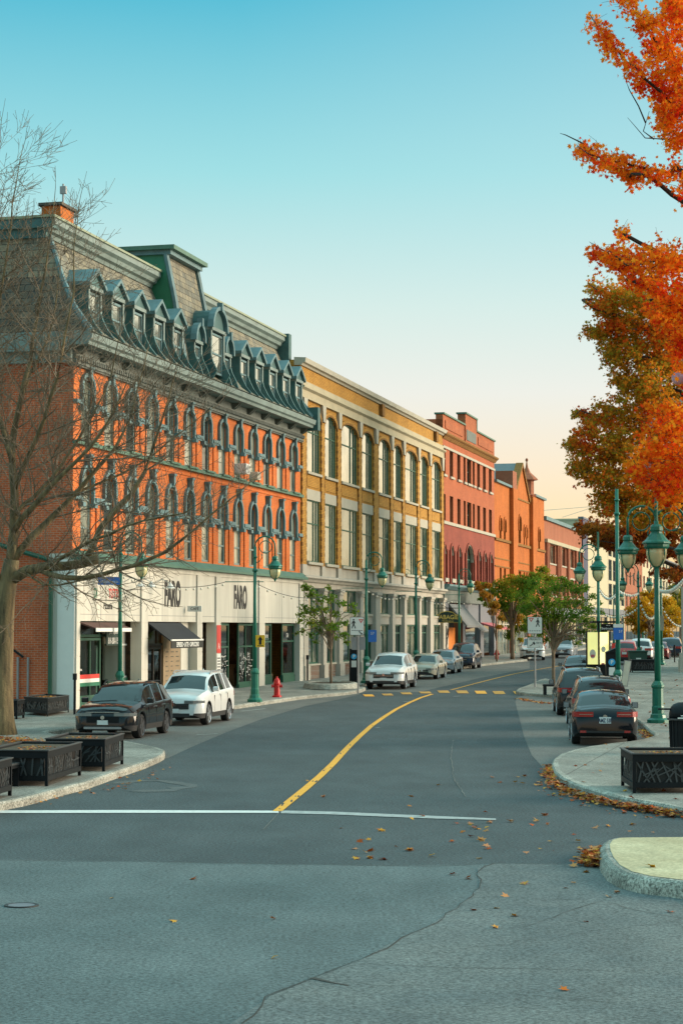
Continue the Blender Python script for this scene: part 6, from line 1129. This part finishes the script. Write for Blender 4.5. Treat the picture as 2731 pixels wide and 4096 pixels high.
limbs = [([Q(28, 1300), Q(34, 1220, .2), Q(34, 1130, .5), Q(28, 1040, .8), Q(45, 930, 1), Q(70, 830, 1.2), Q(85, 730, 1.4), Q(105, 620, 1.5), Q(118, 530, 1.6), Q(126, 455, 1.6)], [.27, .22, .19, .16, .13, .10, .075, .05, .03, .012]),
 ([Q(22, 1335), Q(60, 1312, -.3), Q(110, 1302, -.6), Q(190, 1297, -1), Q(225, 1283, -1.1)], [.26, .24, .22, .19, .15]),
 ([Q(190, 1297, -1), Q(208, 1262, -.9), Q(232, 1215, -.8), Q(262, 1175, -.8), Q(300, 1135, -.7), Q(335, 1080, -.7), Q(352, 1030, -.6), Q(372, 960, -.6), Q(398, 880, -.5), Q(420, 810, -.5)], [.15, .15, .14, .13, .11, .09, .07, .05, .03, .012]),
 ([Q(95, 1312, -.5), Q(150, 1325, -1.2), Q(230, 1322, -1.7), Q(310, 1297, -2), Q(380, 1268, -2.2), Q(440, 1222, -2.3), Q(490, 1175, -2.4), Q(545, 1135, -2.4), Q(600, 1085, -2.4)], [.13, .12, .10, .085, .07, .05, .04, .025, .01]),
 ([Q(28, 1290), Q(70, 1235, .3), Q(120, 1190, .6), Q(170, 1140, .8), Q(215, 1090, 1), Q(262, 1030, 1.1), Q(300, 960, 1.2), Q(318, 890, 1.2), Q(340, 800, 1.3)], [.19, .17, .15, .12, .10, .08, .055, .035, .012]),
 ([Q(32, 1220), Q(80, 1160, -.6), Q(125, 1110, -.9), Q(175, 1060, -1.2), Q(230, 1000, -1.5), Q(270, 930, -1.7), Q(300, 850, -1.8)], [.15, .13, .11, .085, .06, .04, .012]),
 ([Q(34, 1120), Q(70, 1040, -.4), Q(105, 960, -.8), Q(130, 870, -1), Q(150, 770, -1.2), Q(170, 670, -1.3), Q(172, 560, -1.3), Q(182, 470, -1.3)], [.13, .11, .09, .075, .055, .04, .025, .01]),
 ([Q(30, 1060), Q(5, 980, .5), Q(-25, 880, .8), Q(-10, 760, 1), Q(10, 640, 1.1), Q(25, 520, 1.2), Q(38, 420, 1.2), Q(52, 345, 1.2)], [.13, .12, .10, .08, .06, .04, .025, .01]),
 ([Q(45, 930, 1), Q(70, 860, 1.5), Q(110, 780, 1.9), Q(130, 700, 2), Q(140, 600, 2.1)], [.08, .07, .055, .035, .012]),
 ([Q(110, 1302, -.6), Q(180, 1260, -1.6), Q(250, 1225, -2.2), Q(330, 1195, -2.6), Q(420, 1180, -2.9), Q(500, 1130, -3)], [.09, .075, .06, .045, .03, .01]),
 ([Q(34, 1180), Q(110, 1110, 1.0), Q(180, 1010, 1.6), Q(240, 900, 2), Q(265, 820, 2.1), Q(280, 740, 2.2)], [.10, .085, .065, .045, .03, .01]),
 ([Q(12, 1340), Q(-40, 1290, -.4), Q(-90, 1200, -.8), Q(-110, 1060, -1), Q(-100, 900, -1), Q(-60, 760, -1)], [.16, .15, .13, .1, .07, .03]),
 ([Q(150, 1140, .6), Q(230, 1110, 1.2), Q(330, 1060, 1.6), Q(420, 990, 1.9), Q(500, 930, 2)], [.07, .06, .045, .03, .01]),
 ([Q(-25, 880, .8), Q(-40, 700, .6), Q(-25, 520, .5), Q(-8, 400, .5), Q(2, 300, .5)], [.08, .07, .05, .03, .01]),
 ([Q(60, 1312, -.3), Q(100, 1345, -1), Q(170, 1335, -1.5), Q(215, 1320, -1.8), Q(250, 1370, -2)], [.05, .045, .035, .025, .01])]
RK = .66
for pts, rads in limbs:
    q_, r_ = limb_mesh(lm, pts, rads, 7, .03); tot = len(q_)
    for i in range(1, tot - 1):
        if r_[i] > .17 and random.random() < .5: continue
        for _ in range(3 if r_[i] < .07 else 2):
            ax = (q_[i + 1] - q_[i - 1]).normalized(); s = Vector((random.gauss(0, 1), random.gauss(0, 1), random.gauss(.15, .8))); s = s - ax * s.dot(ax); s.normalize()
            L_ = random.uniform(1.1, 3.6) * (1.0 if r_[i] > .03 else .6); twigs(tw, q_[i], ax * random.uniform(.5, 1.1) + s, L_, min(r_[i] * .45, .028), 2, .3)
    twigs(tw, q_[-1], (q_[-1] - q_[-3]), 1.0, .012, 2, .3)
RK = 1.0
obj('trunk', tr, M['bark'], t, smooth=True); obj('limbs', lm, M['bark'], t, smooth=True); obj('crown', tw, M['twig'], t)
soil = G(40, 1712, .16); o = obj('leaf_bed', MB().add([(soil.x - .9 + 1.9 * math.cos(a), soil.y + .6 + 1.7 * math.sin(a), .165) for a in [k * math.pi / 14 for k in range(28)]], [tuple(range(28))]), M['soil']); o['kind'] = 'structure'
# leaf trees
def leaf_tree(name, label, trunk, limbs_, clumps, n, size, m, bm_, shape='maple', cat='tree', group=None, shell=.85, tw_n=0, sprays=False):
    t = thing(name, label, cat, (0, 0, 0), 0, group); tb = MB(); limb_mesh(tb, *trunk, 9); obj('trunk', tb, bm_, t, smooth=True); lb = MB()
    for L_ in limbs_: limb_mesh(lb, *L_, 5, .04)
    for c, r in clumps:   # fine branchlets inside each clump
        for _ in range(tw_n):
            c0 = Vector(c); d = Vector((random.gauss(0, 1) * r[0], random.gauss(0, 1) * r[1], random.gauss(.2, .7) * r[2])); lb.tube([c0 - d * .3, c0 + d * .2 + Vector((0, 0, .04)), c0 + d * .55 + Vector((.04, 0, .0)), c0 + d * .85 + Vector((0, 0, .05))], [.016, .011, .007, .004], 3)
    if lb.v: obj('branches', lb, bm_, t)
    if sprays:
        pts = []; tw_ = MB(); tot = sum(r[0] * r[2] for c, r in clumps)
        for c, r in clumps:
            want = n * r[0] * r[2] / tot; got = 0; c = Vector(c)
            while got < want:
                o_ = c + Vector((random.gauss(0, .38) * r[0], random.gauss(0, .5) * r[1], random.gauss(0, .36) * r[2])); dd = Vector((random.gauss(-.25, 1), random.gauss(0, 1), random.gauss(.15, .6))); dd.normalize(); Ls = random.uniform(.35, .95) * max(.45, min(r[0], 1.1)); m_ = max(3, int(Ls / .055)); q0 = o_; path = [q0]
                for s_ in range(m_):
                    dd = (dd + Vector((random.gauss(0, .10), random.gauss(0, .10), -.03 + random.gauss(0, .06)))).normalized(); q0 = q0 + dd * (Ls / m_); path.append(q0)
                    if random.random() < .9: pts.append(q0 + Vector((random.gauss(0, .07), random.gauss(0, .07), random.gauss(-.05, .07)))); got += 1
                if random.random() < .5: tw_.tube([path[0], path[m_ // 2], path[-1] + dd * .08], [.008, .006, .004], 3)
        obj('twigs', tw_, bm_, t); me = leaf_mesh([(tuple(p_), (.01, .01, .01)) for p_ in pts], len(pts), size, shape, seq=True, down=1.2); obj('crown', me, m, t); return t
    me = leaf_mesh(clumps, n, size, shape, shell=shell); obj('crown', me, m, t); return t
def blob(x, y, Y, rx, rz=None, ry=None, sp=0):
    s = Y / F * DS; rz = rz or rx; p = P(x, y, Y); return (tuple(p), (rx * s, (ry or min(rx, rz) * 1.0) * s, rz * s))
def along(L, Y, k=1.0, dens=1.0):
    out = []
    for (x0, y0, r0), (x1, y1, r1) in zip(L, L[1:]):
        d = math.hypot(x1 - x0, y1 - y0); n = max(1, int(d / (min(r0, r1) * .8)))
        for i in range(n):
            t = (i + random.random() * .6) / n; r = (r0 + (r1 - r0) * t) * random.uniform(.85, 1.35); out.append(blob(x0 + (x1 - x0) * t + random.uniform(-.2, .2) * r, y0 + (y1 - y0) * t + random.uniform(-.2, .25) * r, Y + random.uniform(-1.4, 1.4) * k, r, r * .8))
    return out
Y1 = 59.0
br = [[(1570, 265, 40), (1520, 215, 30), (1475, 175, 24), (1440, 140, 18), (1395, 90, 22), (1372, 62, 12), (1355, 35, 8)],
      [(1575, 200, 40), (1530, 130, 36), (1490, 75, 36), (1455, 25, 34), (1425, -20, 25)], [(1570, 20, 34), (1545, 5, 26), (1560, 70, 10)],
      [(1575, 240, 40), (1540, 250, 32), (1520, 300, 22)], [(1575, 330, 44), (1545, 300, 26)],
      [(1575, 395, 42), (1530, 395, 34), (1480, 385, 34), (1430, 375, 34), (1380, 362, 26), (1350, 350, 18), (1325, 335, 9)], [(1480, 400, 22), (1440, 415, 16)], [(1575, 455, 18), (1568, 420, 25)],
      [(1575, 590, 50), (1530, 595, 42), (1480, 605, 40), (1440, 610, 34), (1400, 580, 26), (1375, 590, 12), (1360, 570, 8)], [(1440, 540, 10), (1412, 525, 6)], [(1470, 650, 18), (1430, 640, 20)],
      [(1575, 690, 46), (1530, 710, 36), (1500, 720, 26)], [(1580, 770, 46), (1550, 800, 28)], [(1580, 860, 18), (1570, 900, 20)],
      [(1575, 985, 55), (1540, 975, 42), (1510, 950, 22)], [(1570, 1050, 50), (1520, 1045, 34), (1490, 1020, 22)], [(1575, 1110, 40), (1530, 1105, 36), (1480, 1100, 26), (1450, 1050, 16)], [(1560, 1150, 22), (1500, 1130, 16)]]
def fill(edge, Y, n, r0, r1, xmax=1580):   # loose clumps inside an outline given as (y, leftmost x)
    out = []; ys = [e[0] for e in edge]
    while len(out) < n:
        y = random.uniform(ys[0], ys[-1]); x0 = interp([(e[0], e[1]) for e in edge], y); x = xmax - (xmax - x0) * random.random() ** .75
        r = random.uniform(r0, r1); out.append(blob(x + r * .5, y, Y + random.uniform(-2, 2), r, r * .75))
    return out
cl = sum([along(L, Y1) for L in br], []) + fill([(0, 1545), (60, 1500), (130, 1515), (200, 1540), (330, 1555)], Y1, 30, 10, 20) + fill([(560, 1440), (600, 1400), (680, 1460), (760, 1520), (860, 1560)], Y1, 60, 9, 20) + fill([(920, 1520), (960, 1490), (1020, 1475), (1100, 1470), (1140, 1510)], Y1, 60, 9, 20)
tp = G(1640, 1668, .15)
tx_ = 1640
lims = []
for L in br:
    end = [(x, y) for x, y, r in L]; p0 = P(tx_, min(end[0][1] + 120, 1300), Y1 + .5); lims.append(([p0] + [P(x, y, Y1 + random.uniform(-.6, .6)) for x, y in end], [.10] + [max(.06 * (1 - k / len(end)), .012) for k in range(len(end))]))
for a, b, c in (((1480, 285), (1445, 205), (1438, 190)), ((1570, 320), (1480, 318), (1440, 270)), ((1500, 318), (1478, 300), (1490, 255)), ((1340, 330), (1300, 312), (1285, 306)), ((1400, 580), (1362, 565), (1352, 555))):
    lims.append(([P(*a, Y1), P(*b, Y1), P(*c, Y1)], [.025, .016, .006]))
trunk = ([P(tx_, 1668, Y1 + .5), P(tx_, 1500, Y1 + .5), P(tx_ + 3, 1200, Y1 + .5), P(tx_, 800, Y1 + .5), P(tx_ - 6, 400, Y1 + .5), P(tx_ - 15, 0, Y1 + .5), P(tx_ - 10, -160, Y1 + .5)], [.34, .28, .26, .22, .16, .1, .04])
# crown continues beyond the frame on the far side of the trunk
ext = []
for k in range(110):
    a = random.uniform(0, 2 * math.pi); r = random.uniform(.6, 5.0); z = random.uniform(5, 25); p = P(tx_, 1000, Y1)
    x, y = p.x + abs(math.cos(a)) * r * .9 + .9, Y1 + math.sin(a) * r; ext.append(((x, y, z), (1.1, 1.1, .8)))
leaf_tree('maple_tree', 'nearest maple with bright orange and red leaves along the right edge', trunk, lims, cl, 19000, .135, M['maple'], M['barkd'], sprays=True)
me = leaf_mesh(ext, 16000, .17); o = obj('crown', me, M['maple'], [q for q in COL.objects if q.name == 'maple_tree'][0])
Y2 = 92.0
br2 = [[(1570, 720, 55), (1500, 690, 45), (1440, 690, 38), (1400, 675, 26), (1370, 665, 18), (1348, 650, 8)], [(1560, 770, 55), (1490, 760, 44), (1420, 755, 34), (1375, 755, 20), (1335, 762, 12)],
       [(1540, 830, 50), (1470, 820, 38), (1420, 810, 24), (1390, 835, 12)], [(1560, 900, 55), (1500, 890, 46), (1440, 880, 26), (1410, 870, 12)], [(1550, 960, 50), (1480, 960, 46), (1420, 960, 36), (1370, 955, 22), (1330, 945, 12), (1315, 958, 6)],
       [(1560, 1030, 55), (1490, 1030, 50), (1420, 1030, 45), (1360, 1035, 28), (1320, 1030, 16), (1295, 1015, 8)], [(1540, 1090, 50), (1470, 1090, 46), (1410, 1090, 40), (1350, 1085, 26), (1310, 1070, 10)],
       [(1550, 1150, 45), (1480, 1150, 42), (1420, 1145, 30), (1375, 1130, 14)], [(1350, 700, 10), (1380, 690, 16), (1420, 720, 26)], [(1560, 1190, 40), (1500, 1190, 30), (1440, 1185, 22), (1400, 1170, 12)]]
cl2 = sum([along(L, Y2, 1.5) for L in br2], []) + fill([(650, 1400), (700, 1370), (760, 1350), (830, 1395), (900, 1415), (950, 1335), (1000, 1305), (1050, 1302), (1100, 1315), (1150, 1350), (1210, 1380)], Y2, 480, 9, 22)
trunk2 = ([P(1600, 1590, Y2), P(1600, 1300, Y2), P(1590, 1000, Y2), P(1580, 750, Y2), P(1575, 640, Y2)], [.3, .26, .2, .12, .05])
lims2 = [([P(1598, min(L[0][1] + 90, 1260), Y2)] + [P(x, y, Y2 + random.uniform(-1, 1)) for x, y, r in L], [.12] + [max(.08 * (1 - k / len(L)), .015) for k in range(len(L))]) for L in br2]
leaf_tree('maple_tree', 'middle maple turning brown, red and green, reaching furthest left into the sky', trunk2, lims2, cl2, 40000, .15, M['maple2'], M['barkd'], sprays=True)
Y3 = 104.0
br3 = [[(1570, 1225, 34), (1500, 1225, 30), (1440, 1215, 30), (1390, 1215, 24), (1350, 1215, 14), (1322, 1205, 7)], [(1560, 1265, 28), (1500, 1255, 24), (1450, 1255, 20), (1400, 1245, 22), (1360, 1240, 10)], [(1575, 1310, 26), (1540, 1320, 14), (1500, 1310, 8)], [(1480, 1275, 14), (1440, 1285, 10)]]
cl3 = sum([along(L, Y3, 1.5) for L in br3], [])
lims3 = [([P(1610, 1330, Y3)] + [P(x, y, Y3 + random.uniform(-1, 1)) for x, y, r in L], [.12] + [max(.08 * (1 - k / len(L)), .02) for k in range(len(L))]) for L in br3]
M['maple3'] = leafmat('maple_leaves_dark', [(.16, .02, .01), (.26, .04, .012), (.30, .10, .015), (.18, .10, .02)], vs=.5, w=.4)
leaf_tree('maple_tree', 'low hanging dark red maple boughs just above the right lamp lanterns', ([P(1612, 1580, Y3), P(1612, 1400, Y3), P(1610, 1250, Y3), P(1610, 1150, Y3)], [.26, .22, .18, .1]), lims3, cl3, 9000, .17, M['maple3'], M['barkd'], sprays=True)
# lantern-like paper decorations in the near maple
for x, y, lab, c_ in ((1556, 868, 'pale lilac paper ball hanging high in the maple', (.55, .42, .62)), (1505, 975, 'white paper ball half hidden by orange maple leaves', (.62, .60, .62)), (1488, 1075, 'pale pink paper ball low in the maple', (.6, .36, .36))):
    p = P(x, y, 59.4); tt = thing('paper_ball', lab, 'decoration', p, 0, 'paper balls hung in the maples'); m_ = mat('paper', c_, .7); rb = MB(); rb.ball((0, 0, 0), .2, 14, 8); obj('shell', rb, m_, tt, smooth=True); rr = MB()
    for k in range(7): a = k * math.pi / 7; rr.tube([(.203 * math.cos(a) * math.sin(b * math.pi / 8), .203 * math.sin(a) * math.sin(b * math.pi / 8), .203 * math.cos(b * math.pi / 8)) for b in range(17)], .006, 3)
    obj('rib', rr, M['cast'], tt); obj('cord', MB().tube([(0, 0, .2), (0, 0, .9)], .008, 3), M['black'], tt)
# young locust trees
def locust(name, label, bx_, by_, Y, topy, cls_, n, size, m, rt=.07, h=.15, base=None):
    b_ = base or P(bx_, by_, Y); b_ = Vector((b_[0], b_[1], g(b_[1]) + h)); tp_ = P(bx_, topy, b_.y)
    lims_ = [([b_.lerp(tp_, random.uniform(.35, .6)), (b_.lerp(tp_, .75) + Vector(c)) / 2 + Vector((0, 0, -.1)), Vector(c)], [rt * .5, rt * .3, .01]) for c, r in cls_[::max(1, len(cls_) // 22)]]
    return leaf_tree(name, label, ([b_, b_.lerp(tp_, .5), tp_], [rt, rt * .75, rt * .3]), lims_, cls_, n, size, m, M['twig'], 'small', shell=.7, tw_n=2)
def spots(L, Y, jy=1.0): return [blob(x, y, Y + random.uniform(-jy, jy), r, r * .7) for x, y, r in L]
locust('young_tree', 'slender young tree with sparse green leaves in the concrete pit', 760, 1579, PIT[1], 1370, spots([(705, 1352, 16), (715, 1365, 18), (735, 1378, 20), (760, 1375, 18), (785, 1385, 14), (700, 1395, 18), (690, 1412, 14), (720, 1405, 22), (745, 1400, 18), (770, 1410, 16), (810, 1390, 12), (812, 1405, 14), (690, 1425, 12), (715, 1430, 22), (742, 1430, 20), (735, 1450, 18), (765, 1440, 22), (790, 1430, 16), (695, 1450, 12), (680, 1455, 9), (715, 1458, 14), (790, 1460, 16), (770, 1465, 10), (755, 1350, 10), (700, 1345, 10), (795, 1475, 10), (725, 1475, 10)], PIT[1]), 2100, .12, M['leafgreen'], .065, h=.3, base=PIT)
p = G(1270, 1572, .12)
locust('locust_tree', 'fresh green locust tree behind the bench on the right island', 1270, 1572, p.y, 1380, spots([(1225, 1340, 26), (1245, 1360, 30), (1275, 1350, 30), (1300, 1345, 26), (1325, 1355, 24), (1205, 1370, 26), (1235, 1390, 30), (1265, 1390, 32), (1295, 1385, 30), (1330, 1385, 26), (1350, 1400, 22), (1205, 1400, 22), (1250, 1415, 28), (1280, 1415, 26), (1315, 1415, 28), (1345, 1425, 24), (1365, 1440, 18), (1340, 1450, 22), (1370, 1460, 16), (1300, 1440, 22), (1260, 1440, 22), (1230, 1430, 20), (1378, 1405, 12), (1360, 1370, 14), (1385, 1475, 10), (1310, 1465, 14), (1240, 1455, 16), (1220, 1465, 10), (1345, 1350, 14), (1290, 1330, 14), (1362, 1478, 14), (1372, 1492, 12), (1350, 1470, 14), (1385, 1450, 10), (1325, 1478, 12), (1215, 1440, 16), (1210, 1425, 16), (1225, 1475, 12), (1255, 1470, 12), (1390, 1430, 8), (1375, 1385, 10), (1285, 1465, 12)], p.y, 1.3), 9500, .11, M['leafgreen'], .09)
YY = 150
locust('locust_tree', 'tall green and gold tree before the gabled building', 1176, 1500, YY, 1340, spots([(1150, 1345, 26), (1175, 1335, 26), (1200, 1335, 26), (1130, 1360, 22), (1165, 1365, 28), (1195, 1365, 28), (1215, 1350, 24), (1230, 1325, 22), (1245, 1310, 18), (1120, 1385, 16), (1150, 1390, 24), (1180, 1395, 26), (1210, 1395, 26), (1160, 1415, 20), (1190, 1420, 24), (1205, 1440, 18), (1180, 1445, 20), (1110, 1345, 12), (1105, 1375, 10), (1150, 1440, 8), (1225, 1380, 20), (1260, 1330, 20), (1170, 1460, 16), (1195, 1470, 10)], YY, 2), 10000, .17, M['leafmixed'], .18)
locust('locust_tree', 'small rust gold tree before the pink awning', 1140, 1508, 143, 1390, spots([(1100, 1350, 12), (1110, 1365, 12), (1120, 1372, 14), (1135, 1390, 14), (1130, 1405, 12), (1150, 1420, 10), (1120, 1345, 10), (1095, 1340, 8), (1145, 1440, 8)], 143, 1), 2200, .17, leafmat('rust_leaves', [(.35, .16, .03), (.5, .22, .03), (.3, .22, .04)], vs=.7), .06)
YG = 185
locust('golden_tree', 'full golden yellow tree behind the distant lamp posts', 1493, 1528, YG, 1390, spots([(1470, 1385, 24), (1500, 1375, 26), (1530, 1385, 24), (1455, 1405, 24), (1485, 1405, 30), (1515, 1405, 30), (1545, 1405, 24), (1450, 1425, 20), (1480, 1430, 28), (1510, 1430, 28), (1535, 1430, 24), (1465, 1445, 18), (1500, 1450, 24), (1525, 1455, 22), (1495, 1470, 16), (1515, 1480, 14), (1505, 1358, 16), (1480, 1365, 14), (1555, 1425, 18)], YG, 2.5), 12000, .2, M['leafgold'], .2)
locust('street_tree', 'yellow green tree crowding the stone pilaster at the right', 1562, 1528, 205, 1390, spots([(1550, 1355, 20), (1560, 1375, 22), (1565, 1395, 24), (1548, 1385, 16), (1570, 1420, 20)], 205, 2), 3500, .24, leafmat('lime_leaves', [(.2, .2, .03), (.35, .28, .04), (.12, .16, .03)], vs=.5), .18)
# ================================================================ FALLEN LEAVES
def litter(name, path, wd, n, size, label, z=.02, hump=.05, on_h=0.0):
    c = []
    for (x0, y0), (x1, y1) in zip(path, path[1:]):
        for k in range(4):
            p = G(x0 + (x1 - x0) * k / 4, y0 + (y1 - y0) * k / 4, on_h); c.append(((p.x, p.y, p.z + z), (wd, wd, hump)))
    o = obj(name, leaf_mesh(c, n, size, flat=True, shell=.8), M['litter']); tag(o, label, 'fallen leaves', kind='stuff'); return o
litter('fallen_leaves', [(1262, 1768), (1258, 1785), (1272, 1803), (1300, 1822), (1345, 1838), (1400, 1851), (1450, 1860), (1500, 1868), (1560, 1880)], .22, 1100, .095, 'drift of brown, red and yellow leaves along the right kerb', hump=.10)
litter('fallen_leaves', [(1240, 1800), (1280, 1825), (1380, 1850), (1560, 1888)], .6, 130, .09, 'looser leaves scattered just off the right kerb', hump=.02)
litter('fallen_leaves', [(1366, 1968), (1362, 1982), (1364, 1995)], .30, 420, .10, 'small heap of leaves against the rounded island corner', hump=.13)
litter('fallen_leaves', [(1478, 1678), (1488, 1690), (1496, 1700)], .3, 220, .1, 'leaves caught in the kerb corner beside the black saloon', hump=.06)
litter('fallen_leaves', [(1195, 1606), (1220, 1612), (1270, 1618)], .35, 200, .1, 'thin line of red leaves along the bench island kerb', hump=.03)
litter('fallen_leaves', [(5, 1698), (60, 1706), (90, 1712), (40, 1722)], .9, 700, .09, 'brown leaves covering the soil around the bare tree', on_h=.15, hump=.07)
litter('fallen_leaves', [(20, 1855), (120, 1840), (240, 1815), (330, 1790), (380, 1760)], .5, 60, .09, 'few dry leaves along the left gutter', hump=.02)
def scatter(name, box, n, size, label, on_h=0.0):
    V = []; c = []
    for _ in range(n):
        x = random.uniform(box[0], box[1]); y = random.uniform(box[2], box[3]); p = G(x, y, on_h); c.append(((p.x, p.y, p.z + .015), (.02, .02, .012)))
    o = obj(name, leaf_mesh(c, n, size, flat=True), M['litter']); tag(o, label, 'fallen leaves', kind='stuff')
scatter('fallen_leaves', (780, 1568, 1885, 1985), 80, .11, 'leaves scattered over the dark crossing asphalt at the right'); scatter('fallen_leaves', (700, 1250, 1780, 1890), 28, .11, 'sparse leaves on the roadway before the stop line')
scatter('fallen_leaves', (1000, 1568, 1990, 2120), 26, .10, 'sparse leaves on the worn asphalt by the concrete island'); scatter('fallen_leaves', (250, 1400, 2000, 2340), 14, .10, 'lone leaves on the grey foreground asphalt')
scatter('fallen_leaves', (1300, 1560, 1700, 1860), 50, .11, 'leaves dotted over the right pavement', .15); scatter('fallen_leaves', (1440, 1560, 1560, 1700), 60, .11, 'leaves dotted on the pavement around the nearest lamp', .15)
q = G(1497, 1991, .21); o = obj('fallen_leaf', leaf_mesh([((q.x, q.y, .225), (.01, .01, .005))], 1, .16, flat=True), mat('leaf_yellow', (.8, .42, .02), .6)); tag(o, 'single bright yellow leaf lying on the concrete island', 'leaf')
